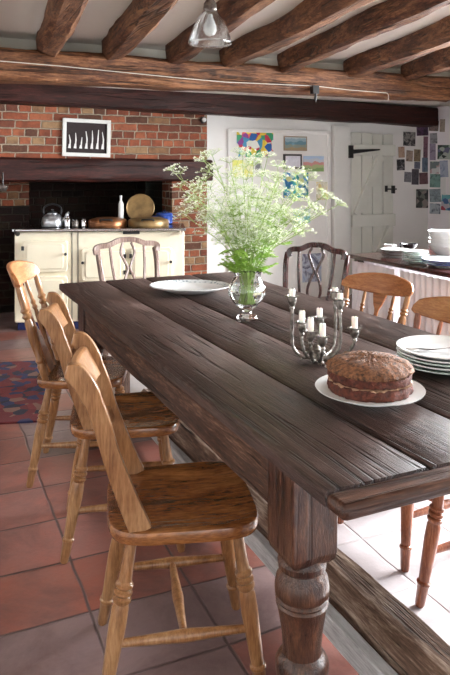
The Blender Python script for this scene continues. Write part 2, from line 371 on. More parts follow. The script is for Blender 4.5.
# beams
o=struct('trim_1',rough_beam(MB(),(XL,4.96,2.088),(XR,4.96,2.145),.26,.215,3,.013,.08,.12),'beam')   # cross beam
pl=ony(0,98,6.05); pr=ony(425,128,6.05)
o=struct('trim_2',rough_beam(MB(),(XL,6.15,pl.z+.10),(CX-.02,6.15,pr.z+.135),.2,.21,5,.008,.1,.08),'darkbeam')
o=struct('trim_3',rough_beam(MB(),(XL,6.27,1.385),(XW+.03,6.27,1.375),.22,.215,9,.008,.1,.1),'darkbeam')    # mantel beam
J=[(30,65,47,87),(95,131,132,182),(155,192,228,261),(211,243,308,388),(267,300,401,452),(325,371,504,566),(385,432,575,640),(450,490,660,740)]
for i,(fl,fr,nl,nr) in enumerate([(-40,-8,-45,-5)]+J):
    a=ony(fl,52,5.0).x; b=ony(fr,60,4.83).x
    n1=onz(nl,0,2.32); n2=onz(nr,0,2.17)
    xl=lambda y:a+(n1.x-a)*(5.0-y)/(5.0-n1.y)
    xr=lambda y:b+(n2.x-b)*(4.83-y)/(4.83-n2.y)
    w=max(.10,min(.155,.92*((xr(4.83)-xl(4.83))+(xr(3.2)-xl(3.2)))/2))
    y0,y1=1.25,4.86
    p1=Vector(((xl(y1)+xr(y1))/2,y1+.02,2.265)); pm=Vector(((xl(3.2)+xr(3.2))/2,3.2,2.265)); p0=p1+(pm-p1)*((y1-y0)/(y1-3.2)); p0.z=2.265
    struct('trim_%d'%(4+i),rough_beam(MB(),p0,p1,w,.17,20+i,.014,.08,.2,0,.03),'joist')
struct('trim_20',rough_beam(MB(),(XL,1.15,2.12),(XR,1.15,2.12),.26,.23,33,.013,.12,.12),'beam')
# cable along the cross beam
pts=[ony(x,y,4.80) for x,y in ((-40,58),(0,61),(60,66),(120,72),(180,78),(225,82),(270,84),(315,86),(350,90),(387,93),(388.5,95),(388.5,101))]
tag(obj('electric_cable',MB().tube(pts,.0035,6),'cable'),'thin pale electric cable clipped along the front of the ceiling beam','cable')
p=ony(315,88,4.80); m4=Matrix.Translation(p)
tag(obj('beam_bracket',MB().box((-.03,-.02,-.05),(.03,.03,.02),m4).lathe(p+Vector((0,-.01,-.04)),p+Vector((0,-.01,-.12)),[(0,.012),(.6,.012),(1,.004)],8),'black',bevel=.003),'small black iron hook bracket on the ceiling beam above the pictures','bracket')
# white panelled wall, post and door
a=ony(229,129,YB); b=ony(329,300,YB)
mb=MB(); t=.02
mb.box((a.x,YB-.012,.1),(b.x,YB,a.z)); mb.box((a.x-.02,YB-.03,.1),(a.x+.02,YB,a.z)); mb.box((a.x,YB-.03,a.z-.03),(b.x,YB,a.z+.01)); mb.box((b.x-.03,YB-.03,.1),(b.x,YB,a.z))
struct('trim_21',mb,'wall',smooth=False,bevel=.004)
a=ony(331,130,YB); b=ony(345,130,YB); c=ony(349,130,YB); d=ony(391.5,130,YB)
struct('trim_22',MB().box((a.x,YB-.07,0),(b.x,YB,a.z+.05)).box((b.x,YB-.05,0),(c.x-.01,YB,a.z+.05)),'paint',smooth=False,bevel=.005)
zt=a.z-.02
mb=MB(); nb=4
for i in range(nb):
    x0=c.x+(d.x-c.x)*i/nb; x1=c.x+(d.x-c.x)*(i+1)/nb; mb.box((x0+.004,YB-.035,.02),(x1-.004,YB,zt-.02*(i/nb)))
door=struct('door_1',mb,'doorp',smooth=False,bevel=.004)
def z_at(px,py): return ony(px,py,YB).z
W=d.x-c.x; zl=z_at(370,214); zl2=z_at(370,226); zu=z_at(383,145); zu2=z_at(383,156)
mb=MB().box((c.x,YB-.075,zl2),(d.x,YB-.034,zl)); obj('ledge',mb,'doorp',door,smooth=False,bevel=.004)
mb=MB().box((c.x+W*.0,YB-.075,zu2),(d.x,YB-.034,zu)); obj('ledge',mb,'doorp',door,smooth=False,bevel=.004)
obj('brace',MB().sweep([(c.x+W*.10,YB-.055,zl),(c.x+W*.68,YB-.055,zu2)],.085,.04,(0,1,0)),'doorp',door,smooth=False,bevel=.004)
obj('brace',MB().sweep([(c.x+W*.62,YB-.05,.45),(c.x+W*.92,YB-.05,zl2)],.07,.03,(0,1,0)),'doorp',door,smooth=False,bevel=.004)
h1=ony(350,152,YB).z
o=obj('strap_hinge',MB().sweep([(c.x-.02,YB-.08,h1),(c.x+W*.62,YB-.08,h1+.03)],[.05,.015],.012,(0,1,0)).box((c.x-.05,YB-.09,h1-.07),(c.x,YB-.05,h1+.07)),'black',door,smooth=False,bevel=.003)
h2=ony(388,189,YB)
obj('latch',MB().box((d.x-.12,YB-.05,h2.z-.03),(d.x-.09,YB-.03,h2.z+.04)).box((d.x-.1,YB-.06,h2.z-.008),(d.x+.03,YB-.045,h2.z+.008)).box((d.x-.03,YB-.075,h2.z-.05),(d.x-.005,YB-.03,h2.z+.04)),'black',door,smooth=False,bevel=.003)
# ---------------------------------------------------------------- pictures
def flat_on(name,x0,y0,x1,y1,mats,label,cat,th=.006,border=.0,tilt=0,plane=None,group=None,rec=False):
    if plane is None: P=Vector((0,YB-.012,0)); n=Vector((0,1,0)); ax=Vector((1,0,0))
    else: P,n,ax=plane
    a=onplane(x0,y0,P,n); b=onplane(x1,y1,P,n); c=(a+b)/2; w=abs((b-a).dot(ax)); h=abs(a.z-b.z)
    ang=math.atan2(ax.y,ax.x)
    o=MB(); o.box((-w/2,-th,-h/2),(w/2,0,h/2)); o.cur=1
    bw=border; o.box((-w/2+bw,-th-.0015,-h/2+bw),(w/2-bw,-th,h/2-bw))
    ob=obj(name,o,mats,smooth=False); ob.location=c-n.normalized()*0.0; ob.rotation_euler=(0,tilt,ang)
    tag(ob,label,cat,group); return ob,w,h
WT=(.85,.85,.83)
flat_on('painting',236.5,131,273,157.5,['paper',art_mat('bold_abstract',[(.55,.03,.08),(.75,.78,.7),(.02,.12,.42),(.75,.55,.05),(.04,.35,.16),(.75,.12,.10),(.06,.30,.50),(.8,.8,.75),(.25,.05,.30)],17,'v',1)],'large multicoloured abstract painting pinned at the top of the white wall','picture')
flat_on('painting',232,160,253,177,['paper',art_mat('yellow_wash',[(.78,.70,.10),(.82,.78,.30),(.7,.72,.12),(.85,.85,.6)],8,'n',2)],'yellow painting pinned below the multicoloured abstract','picture')
flat_on('postcard',255,163,261,170,['paper',art_mat('grey_card',[(.2,.2,.22),(.5,.5,.52)],20,'v',3)],'tiny grey postcard beside the yellow painting','postcard')
flat_on('painting',283.5,136,306.5,151,[plain('brown_mount',(.30,.22,.15),.6),art_mat('coast_scene',[(.35,.25,.14),(.25,.3,.25),(.12,.25,.32),(.30,.42,.50),(.5,.58,.6)],7,'h',4)],'blue and brown landscape picture above the black framed sheet','picture',.012,.012)
flat_on('picture_frame',283,154,301,169,['black',plain('lilac_paper',(.72,.72,.80),.5)],'small black picture frame holding a blank pale sheet','picture',.02,.02)
flat_on('painting',303,156,323.5,171.5,['paper',art_mat('meadow_scene',[(.25,.42,.16),(.45,.52,.25),(.65,.30,.28),(.55,.6,.68),(.45,.6,.8)],6,'h',5)],'pink, green and blue landscape watercolour right of the black framed sheet','picture')
flat_on('painting',283,172.5,308,198,['paper',art_mat('teal_figures',[(.02,.18,.38),(.05,.40,.45),(.55,.72,.70),(.04,.28,.30),(.10,.30,.60),(.65,.7,.35)],19,'v',6)],'teal and blue painting of rounded shapes below the black framed sheet','picture')
flat_on('painting',316,182,327.5,200,['paper',art_mat('ochre_card',[(.8,.78,.6),(.7,.55,.2),(.78,.76,.68),(.45,.4,.2)],14,'n',7)],'narrow ochre and cream painting at the right edge of the white panel','picture')
flat_on('painting',293,209,310,223,['paper',art_mat('turquoise_wash',[(.8,.82,.82),(.15,.5,.55),(.75,.8,.8),(.3,.6,.6)],12,'n',8)],'pale turquoise painting partly behind the flowers','picture')
flat_on('painting',302,254,321,281,['paper',art_mat('blue_portrait',[(.10,.18,.38),(.35,.45,.62),(.55,.6,.7),(.12,.12,.2)],9,'n',9)],'blue painting low on the wall behind the dark mahogany chair','picture')
# framed dark picture over the mantel
pc=[ony(x,y,YB-.0) for x,y in ((62,118.5),(110,157))]; c=(pc[0]+pc[1])/2; w=pc[1].x-pc[0].x; h=pc[0].z-pc[1].z
t=thing('framed_picture','white framed dark picture of pale kitchen tools on the brick chimney wall','picture',c,0); t.rotation_euler=(0,math.radians(1.2),0)
mb=MB(); fw=.035
mb.box((-w/2,-.03,-h/2),(w/2,0,-h/2+fw)).box((-w/2,-.03,h/2-fw),(w/2,0,h/2)).box((-w/2,-.03,-h/2+fw),(-w/2+fw,0,h/2-fw)).box((w/2-fw,-.03,-h/2+fw),(w/2,0,h/2-fw))
obj('frame',mb,'paint',t,smooth=False,bevel=.004)
obj('black_mount',MB().box((-w/2+fw,-.012,-h/2+fw),(w/2-fw,-.004,h/2-fw)),'wick',t,smooth=False)
for i in range(7):
    x=-w/2+fw+.035+i*(w-2*fw-.07)/6; hh=[.13,.15,.11,.17,.18,.19,.17][i]*.95; zc=-.10
    mb=MB().sweep([(x,-.014,zc),(x+.004,-.014,zc+hh*.55),(x+.008*(i%3-1),-.014,zc+hh)],[.010,.012,.005],.003,(0,1,0))
    mb.sweep([(x-.003,-.014,zc-.0),(x,-.014,zc+hh*.3)],[.026,.016],.0035,(0,1,0))
    obj('drawn_tool',mb,'paper',t,smooth=False)
# snapshots
SN=[(125,150,200,240,'dark portrait of a pale round head','n',[(.03,.03,.035),(.5,.48,.46),(.05,.05,.06)]),
(215,100,287,172,'dusky purple snapshot','n',[(.05,.03,.06),(.25,.14,.25),(.10,.07,.10)]),
(298,75,360,140,'dark brown snapshot with white edge','n',[(.06,.04,.04),(.3,.22,.2),(.1,.08,.09)]),
(370,65,405,145,'narrow sepia snapshot','n',[(.12,.09,.07),(.45,.38,.32)]),
(303,158,352,225,'small black and white snapshot','n',[(.04,.04,.05),(.4,.4,.42)]),
(258,185,287,320,'tall dark snapshot','n',[(.06,.04,.07),(.35,.2,.25)]),
(302,232,342,335,'violet grey snapshot','n',[(.12,.08,.14),(.4,.35,.45)]),
(358,240,439,330,'wide snapshot of green, black and white','v',[(.03,.06,.05),(.5,.55,.5),(.08,.15,.12),(.2,.2,.3)]),
(90,250,130,320,'warm orange and brown snapshot','n',[(.25,.12,.08),(.6,.45,.35)]),
(143,275,185,345,'brown and cream snapshot','n',[(.12,.08,.06),(.55,.45,.38)]),
(195,268,237,345,'dark snapshot with a sandy middle','n',[(.05,.05,.06),(.45,.36,.25)]),
(80,335,130,405,'grey snapshot with a black side','n',[(.5,.48,.5),(.04,.04,.05)]),
(197,350,235,396,'steel blue snapshot','n',[(.08,.09,.15),(.3,.32,.4)]),
(250,325,287,415,'tall blue snapshot','n',[(.04,.09,.16),(.25,.33,.42)]),
(305,350,366,428,'snapshot of green and pink patches','v',[(.4,.5,.4),(.6,.45,.45),(.25,.3,.3),(.7,.7,.7)]),
(372,345,425,450,'large pale blue snapshot','n',[(.12,.18,.35),(.5,.55,.68)]),
(130,420,175,485,'dim grey snapshot','n',[(.10,.10,.12),(.35,.35,.38)]),
(180,402,225,500,'nearly black tall snapshot','n',[(.02,.02,.03),(.18,.17,.2)]),
(232,425,286,498,'dark rose snapshot','n',[(.05,.03,.04),(.3,.18,.2)]),
(305,435,372,520,'teal snapshot with dark figures','n',[(.03,.05,.05),(.25,.42,.38)]),
(375,462,410,570,'blank white note','n',[(.78,.78,.78),(.85,.85,.84)]),
(212,540,287,655,'grey green group snapshot','v',[(.12,.13,.12),(.3,.33,.3),(.45,.4,.38),(.08,.08,.09)]),
(303,535,375,620,'blue grey snapshot','n',[(.10,.14,.16),(.35,.42,.45)]),
(382,575,450,675,'bright pink and turquoise snapshot','v',[(.5,.1,.15),(.2,.5,.55),(.6,.55,.6),(.1,.2,.4)]),
(303,632,372,700,'small dark blue snapshot','n',[(.03,.06,.12),(.5,.55,.6)])]
WH=['top left of the snapshot wall','tucked under the end of the dark beam','at the top of the splayed wall','at the top right of the splayed wall','second down by the wall corner','just left of the wall corner','third down right of the wall corner','beside the violet grey one','nearest the door, upper row','second from the door','third from the door','closest above the door latch height','in the middle of the left cluster','left of the wall corner, middle row','right of the wall corner, middle row','at the right edge, middle row','at the bottom left of the cluster','at the bottom of the left cluster','beside the nearly black one','on the splayed wall, fifth row','hanging at the right edge','hanging alone lowest left of the corner','above the lowest one by the corner','at the right edge above the bowls','lowest by the corner above the crockery']
PN=Vector((PD.y,-PD.x,0)); 
for i,(x0,y0,x1,y1,lab,kd,cs) in enumerate(SN):
    pl=None
    if x0>=287: pl=(Vector((CX,YB,0))+PN*.0005,-PN,PD)
    else: pl=(Vector((0,YB-.0005,0)),Vector((0,1,0)),Vector((1,0,0)))
    f=6.75
    ex=.07*(x1-x0); ey=.06*(y1-y0); x0-=ex; x1+=ex; y0-=ey; y1+=ey
    ob,_,_=flat_on('photograph',385+x0/f,110+y0/f,385+x1/f,110+y1/f,['paper',art_mat('snapshot_%d'%i,[tuple(v**1.25*.8 for v in q) for q in cs],20,kd,10+i)],lab+', '+WH[i],'photograph',.003,.004,[.02,-.05,.06,.03,-.03,.02,0][i%7],pl,'snapshots pinned in the corner')
# small round alarm bell
p=ony(203,120,YB)
t=thing('wall_sensor','small round white sensor at the top corner of the brick wall','sensor',p)
obj('base',MB().lathe((0,0,0),(0,-.03,0),[(0,.035),(1,.03)],16),'black',t); obj('lens',MB().lathe((0,-.03,0),(0,-.055,0),[(0,.024),(.6,.02),(1,.006)],16),'white',t)
# ---------------------------------------------------------------- range cooker
fl=cam2w((14-225)/F*5.71,5.71,0); fr=cam2w((184.5-225)/F*5.84,5.84,0)
ang=math.atan2(fr.y-fl.y,fr.x-fl.x); SW=(fr-fl).length
st=thing('range_cooker','wide cream enamel range cooker with navy plinth in the brick fireplace','cooker',fl,ang)
sx=lambda px:(px-14)/170.5*SW
obj('plinth',MB().box((.02,.04,0),(SW-.02,.58,.07)),'navy',st,smooth=False,bevel=.006)
obj('body',MB().box((0,.01,.07),(SW,.6,.845)),'enamel',st,smooth=False,bevel=.012)
obj('top_plate',MB().box((-.01,-.005,.845),(SW+.01,.6,.868)),'blackgl',st,smooth=False,bevel=.005)
obj('chrome_rim',MB().box((-.012,-.015,.850),(SW+.012,-.006,.872)),'chrome',st,smooth=False,bevel=.003)
def zz(py): return CH-(py-HZ)*5.76/F
def odoor(x0,y0,x1,y1,hs):
    a,b=sx(x0),sx(x1); z1,z0=zz(y0),zz(y1)
    pts=[]; r=.03
    for cx,cz,a0 in ((b-r,z1-r,0),(a+r,z1-r,90),(a+r,z0+r,180),(b-r,z0+r,270)):
        for k in range(5): q=math.radians(a0+k*22.5); pts.append((cx+r*cos(q),cz+r*sin(q)))
    m=MB().loft([[Vector((x,y,z)) for x,z in pts] for y in (.012,-.022)])
    cx=(a+b)/2; cz=(z0+z1)/2
    ins=[(cx+(x-cx)*.82,cz+(z-cz)*.80) for x,z in pts]
    m.loft([[Vector((x,y,z)) for x,z in ins] for y in (-.02,-.03)])
    d=obj('oven_door',m,'enamel',st,bevel=.006)
    hx=b-.012 if hs>0 else a+.012; hg=a if hs>0 else b
    obj('door_handle',MB().lathe((hx,-.02,cz+.02),(hx,-.06,cz+.02),[(0,.008),(.6,.008),(.7,.013),(1,.012)],10),'black' if hs>0 else 'black',d)
    for dz in (.07,-.07): obj('hinge',MB().box((hg-.012,-.028,cz+dz-.018),(hg+.012,-.0,cz+dz+.018)),'black',d,smooth=False,bevel=.003)
odoor(23,240,67,271.5,1); odoor(23,275.5,67,309,1)
odoor(81,248,124,281,-1); odoor(81,284,124,314,-1)
odoor(130,248,172,281,1); odoor(130,284,172,314,1)
for px in (71,77): obj('panel_joint',MB().box((sx(px)-.003,.004,.08),(sx(px)+.003,.012,.84)),'black',st,smooth=False)
obj('badge',MB().box((sx(122),-.004,zz(234.5)),(sx(139),.012,zz(231.8))),'black',st,smooth=False,bevel=.003)
rl=obj('towel_rail',MB().tube([(.03,-.075,.865),(SW-.03,-.075,.865)],.010,10),'chrome',st)
for x in (.03,SW-.03): obj('rail_bracket',MB().tube([(x,.0,.83),(x,-.05,.84),(x,-.075,.865)],[.02,.014,.016],10),'chrome' if x>1 else 'black',rl)
for px,cx_,r,mm in ((104,0,.175,'copper'),(147,0,.185,'brassy')):  # brown reflected by the chrome domes is painted as the lid colour
    c=(sx(px),.28,.868)
    l=obj('hotplate_lid',MB().rev([(r*.98,0),(r,.012),(r,.045),(r*.93,.062),(r*.6,.078),(.0001,.084)],c,36),mm,st)
    obj('lid_handle',MB().tube(smooth_path([(c[0]-.05,c[1]-r+.03,.925),(c[0]-.045,c[1]-r-.02,.94),(c[0]+.045,c[1]-r-.02,.94),(c[0]+.05,c[1]-r+.03,.925)],4),.008,8),'black',l)
st_m=Matrix.Translation(fl)@Matrix.Rotation(ang,4,'Z')
def onst(px,y,z): return st_m@Vector((sx(px),y,z))
# things on the cooker
t=thing('kettle','round silver kettle on the left of the cream cooker','kettle',onst(47,.25,.868),ang)
obj('body',MB().rev([(.06,0),(.092,.008),(.098,.04),(.088,.085),(.06,.112),(.045,.118)],(0,0,0),32),'alu',t)
ld=obj('lid',MB().rev([(.047,.116),(.045,.124),(.02,.134),(.001,.135)],(0,0,0),24),'alu',t); obj('lid_knob',MB().rev([(.006,.134),(.013,.146),(.012,.155),(.001,.16)],(0,0,0),12),'black',ld)
obj('spout',MB().tube(smooth_path([(.07,0,.05),(.11,0,.07),(.13,0,.115),(.145,0,.13)],4),[.022]*5+[.016]*4+[.011]*4,10),'alu',t)
obj('handle',MB().tube(smooth_path([(-.07,0,.10),(-.075,0,.17),(0,0,.205),(.075,0,.17),(.07,0,.10)],5),.008,8),'black',t)
for i,(px,h,r,m,lab) in enumerate(((63,.10,.028,'chrome','tallest shiny metal pot, just right of the kettle'),(71,.07,.03,'pewter','squat dull metal pot between two shiny pots right of the kettle'),(80,.08,.024,'chrome','small shiny metal pot nearest the copper brown lid'))):
    t=thing('spice_pot',lab,'pot',onst(px,.22,.868),ang,'small pots on the cooker')
    obj('body',MB().rev([(r*.8,0),(r,.006),(r,h*.7),(r*.7,h*.85)],(0,0,0),18),m,t); obj('lid',MB().rev([(r*.75,h*.84),(r*.78,h*.93),(r*.3,h),(.001,h*1.02)],(0,0,0),18),'chrome',t)
t=thing('bottle','slim white bottle standing at the back of the cooker between the lids','bottle',onst(116,.525,.868),ang)
obj('body',MB().rev([(.022,0),(.026,.01),(.026,.19),(.011,.225),(.011,.245)],(0,0,0),18),'white',t); obj('cap',MB().rev([(.013,.244),(.013,.27),(.001,.272)],(0,0,0),14),'alu',t)
t=thing('casserole','dark blue lidded casserole at the back right of the cooker','casserole',onst(164,.515,.868),ang)
obj('pot',MB().rev([(.065,0),(.08,.01),(.082,.085),(.085,.09)],(0,0,0),28),'bluew',t); l=obj('lid',MB().rev([(.085,.09),(.075,.105),(.03,.118),(.001,.12)],(0,0,0),28),'bluew',t); obj('lid_knob',MB().rev([(.008,.118),(.015,.13),(.001,.138)],(0,0,0),12),'black',l)
for s in (-1,1): obj('handle',MB().tube(smooth_path([(s*.078,-.025,.07),(s*.105,-.02,.072),(s*.105,.02,.072),(s*.078,.025,.07)],4),.006,8),'bluew',t)
t=thing('round_tray','round tarnished brass tray leaning upright in the dark recess','tray',onst(137,.585,.868),ang); t.rotation_euler=(math.radians(-12),0,ang)
obj('dish',MB().lathe((0,0,.15),(0,-.012,.15),[(0,.13),(.99,.13),(1,.12)],36),'brassy',t); obj('rim',MB().tube([(.13*cos(2*PI*k/36),-.014,.15+.13*sin(2*PI*k/36)) for k in range(37)],.006,6,False),'brassy',t)
t=thing('ladle','dark iron ladle hanging at the left end of the mantel beam','ladle',ony(3,184,6.152))
obj('handle',MB().tube([(0,0,.10),(0,0,-.02)],.005,6),'black',t); obj('hook',MB().tube([(0,0,.095),(0,.03,.10)],.006,6),'black',t); obj('bowl',MB().rev([(.001,-.085),(.025,-.08),(.04,-.06),(.045,-.035),(.042,-.035),(.036,-.055),(.001,-.075)],(0,0,0.02),18),'pewter',t)
# rug
r=N('woven_rug'); o=r.obj(); x=r.n('ShaderNodeTexVoronoi'); x.feature='F1'; r.l(o,x.inputs['Vector']); x.inputs['Scale'].default_value=16
c=r.ramp(r.sep(x.outputs['Color'])[0],[(0,(.09,.008,.010)),(.35,(.015,.018,.06)),(.55,(.12,.014,.014)),(.75,(.012,.012,.025)),(.9,(.14,.07,.05))],True); r.out(c,.95,r.bump(r.noise(o,120,2),.6,.004))
tg=onz(0,378,0); 
rg=MB(); lo=[]
for z,k in ((0,1),(.008,1),(.011,.99)): lo.append([Vector((x*k,y*k,z)) for x,y in [(-.62,-.6),(-.2,-.61),(.2,-.59),(.62,-.6),(.63,0),(.62,.6),(.2,.61),(-.2,.6),(-.62,.59),(-.63,0)]])
rg.loft(lo); o=obj('woven_rug',rg,r.m,smooth=False); o.location=(.12,4.45,0); o.rotation_euler=(0,0,math.radians(-14)); tag(o,'dark red and blue woven rug on the floor in front of the cooker','rug')
for s in (-1,1):
    fr_=MB()
    for i in range(52): y=-.58+i*.0225; fr_.tube([(s*.62,y,.006),(s*.66,y+.004,.004)],.003,4)
    obj('fringe',fr_,'cloth',o,kind='stuff')
# ---------------------------------------------------------------- farm table
TX0,TX1,TY0,TY1=.66,1.70,1.0,3.63; TZ=.76
tb=thing('farm_table','long dark weathered oak farmhouse table with heavy turned legs','table',((TX0+TX1)/2,(TY0+TY1)/2,0))
tb.rotation_euler=(0,0,math.radians(.7)); ox,oy=tb.location.x,tb.location.y
mb=MB(); xs=[TX0,.91,1.14,1.42,TX1]; rnd=random.Random(4)
for i in range(4):
    a=xs[i]+(.004 if i else 0)-ox; b=xs[i+1]-(.004 if i<3 else 0)-ox; n=22; loops=[]
    y0=TY0+.066-oy; y1=TY1-oy
    for k in range(n+1):
        y=y0+(y1-y0)*k/n; q=.003*noise.noise(Vector((i*9,k*.6,1))); q2=.0035*noise.noise(Vector((i*5+2,k*.5,4))); e0=.004*noise.noise(Vector((i*3,k*.7,8)))
        loops.append([Vector((a+(e0 if i==0 else 0),y,TZ-.030)),Vector((b,y,TZ-.030)),Vector((b,y,TZ-.004+q)),Vector((b-.006,y,TZ+q)),Vector((a+.006,y,TZ+q2)),Vector((a+(e0 if i==0 else 0),y,TZ-.004+q2))])
    mb.loft(loops)
obj('plank_top',mb,'table',tb,ang=50)
obj('breadboard_end',MB().box((TX0-.005-ox,TY0-oy,TZ-.030),(TX1+.005-ox,TY0+.062-oy,TZ)),'tableend',tb,bevel=.012,seg=3)
LX0,LX1,LY0,LY1=.77,1.60,1.33,3.33
for x in (LX0-.035,LX1+.035):
    obj('apron',rough_beam(MB(),(x-ox,LY0-oy,.655),(x-ox,LY1-oy,.655),.035,.15,x*3,.004,.06,.06),'apron',tb)
for y in (LY0,LY1):
    obj('apron',rough_beam(MB(),(LX0-ox,y-oy,.655),(LX1-ox,y-(.11 if y==LY0 else 0)-oy,.655),.035,.14,y*3,.003,.06,.06),'tableend',tb)
LP=[(.0,.058),(.006,.064),(.10,.064),(.11,.052),(.13,.045),(.18,.052),(.215,.060),(.24,.061),(.252,.055),(.262,.045),(.275,.044),(.31,.047),(.35,.0535),(.368,.0575),(.374,.060),(.379,.056),(.386,.061),(.391,.0565),(.398,.062),(.412,.0625),(.432,.059),(.444,.051),(.451,.048),(.457,.055),(.47,.056),(.478,.050),(.495,.05)]
for x in (LX0,LX1):
    for y in (LY0 if x==LX0 else 1.22,LY1):
        m=MB(); m.rev([(r_,z_) for z_,r_ in LP],(x-ox,y-oy,0.0),40)
        lo=[]
        for z,hw in ((.478,.046),(.488,.055),(.505,.059),(.6,.0595),(.73,.059)):
            lo.append([Vector((x-ox+a*hw,y-oy+b*hw,z+ .004*noise.noise(Vector((a*3,b*3,z*9))))) for a,b in ((-1,-.93),(-.93,-1),(-.3,-1.02),(.3,-.99),(.93,-1),(1,-.93),(1,.93),(.93,1),(-.93,1),(-1,.93))])
        m.loft(lo)
        obj('leg',m,'oakleg',tb)
for y,y2 in ((LY0,1.22),(LY1,LY1)): obj('foot_rail',rough_beam(MB(),(LX0+.03-ox,y-oy,.055),(LX1-.03-ox,y2-oy,.055),.09,.08,y,.006,.06,.12),'timber',tb)
obj('stretcher',rough_beam(MB(),(1.095-ox,1.06-oy,.15),(1.095-ox,LY1+.1-oy,.15),.12,.13,77,.014,.05,.22),'timber',tb)
obj('pale_stretcher_board',rough_beam(MB(),(1.0-ox,1.06-oy,.12),(1.0-ox,LY1+.1-oy,.12),.035,.06,78,.004,.06,.1),'pale',tb)
# ---------------------------------------------------------------- chairs (face local +Y)
def leg_prof():
    return [(0,.012),(.02,.015),(.16,.018),(.17,.0215),(.185,.0215),(.195,.017),(.30,.019),(.5,.0225),(.60,.0215),(.625,.019),(.64,.024),(.655,.024),(.665,.018),(.68,.024),(.695,.024),(.705,.018),(.72,.0235),(.735,.0235),(.75,.0175),(.85,.0155),(1,.0135)]
def base(t,w=.40,d=.40,zs=.455,leg='pine',seat='pines',spl=.045,hole=False):
    # seat: rounded plan, dished top
    n=36; lo=[]
    def ring(k,z):
        L=[]
        for i in range(n):
            a=2*PI*i/n; cx=abs(cos(a))**.42*(1 if cos(a)>0 else -1); cy=abs(sin(a))**.42*(1 if sin(a)>0 else -1)
            wx=w/2*(1+.05*cy); L.append(Vector((cx*wx*k,cy*d/2*k,z)))
        return L
    for k,z in ((.93,zs-.036),(.985,zs-.032),(1.0,zs-.022),(1.0,zs-.010),(.985,zs-.002),(.955,zs),(.85,zs-.003),(.6,zs-.007),(.3,zs-.008),(.05,zs-.008)): lo.append(ring(k,z))
    obj('seat',MB().loft(lo),seat,t)
    tops=[]
    for s in (-1,1):
        for f in (1,-1):
            top=Vector((s*(w/2-.062),f*(d/2-.065),zs-.03)); bot=Vector((s*(w/2-.062+spl*.9),f*(d/2-.065)+f*spl*(1.35 if f>0 else 1.75),0))
            obj('leg',MB().lathe(bot,top,leg_prof(),16),leg,t); tops.append((s,f,top,bot))
    P=lambda s,f,z:[b+(tp-b)*(z/tp.z) for (a,c,tp,b) in tops if a==s and c==f][0]
    sp=[(0,.008),(.06,.010),(.3,.0125),(.5,.016),(.7,.0125),(.94,.010),(1,.008)]
    for s in (-1,1): obj('stretcher',MB().lathe(P(s,1,.17),P(s,-1,.17),sp,12),leg,t)
    m1=(P(-1,1,.17)+P(-1,-1,.17))/2; m2=(P(1,1,.17)+P(1,-1,.17))/2
    obj('stretcher',MB().lathe(m1,m2,sp,12),leg,t)
def chair_scroll(label,loc,rz,group):
    t=thing('kitchen_chair',label,'chair',loc,rz,group); base(t)
    pts=smooth_path([(0,-.115,.450),(0,-.148,.53),(0,-.188,.64),(0,-.214,.73),(0,-.246,.81),(0,-.275,.852),(0,-.300,.862)],5); n=len(pts)
    for s in (-1,1):
        ps=[Vector((s*.165,p.y,p.z)) for p in pts]
        ws=[.056-.012*min(1,i/(n*.35))+ (.006 if i>n*.6 else 0) for i in range(n)]
        for i in range(5): ws[-1-i]*=(.62+.085*i)
        obj('back_post',MB().sweep(ps,ws,.028,(1,0,0)),'pine',t,bevel=.009,seg=3)
    def rail(z0,z1,y0,y1,bow,th,nm):
        L=[]
        for i in range(13):
            u=-1+2*i/12; x=u*.155; yb=-bow*(1-u*u)
            L.append([Vector((x,y0+yb-th/2,z0)),Vector((x,y0+yb+th/2,z0)),Vector((x,y1+yb+th/2,z1)),Vector((x,y1+yb-th/2,z1))])
        return obj(nm,MB().loft(L),'pine',t,bevel=.006)
    rail(.755,.84,-.225,-.268,.02,.022,'top_rail'); rail(.62,.66,-.184,-.197,.015,.018,'middle_rail')
    return t
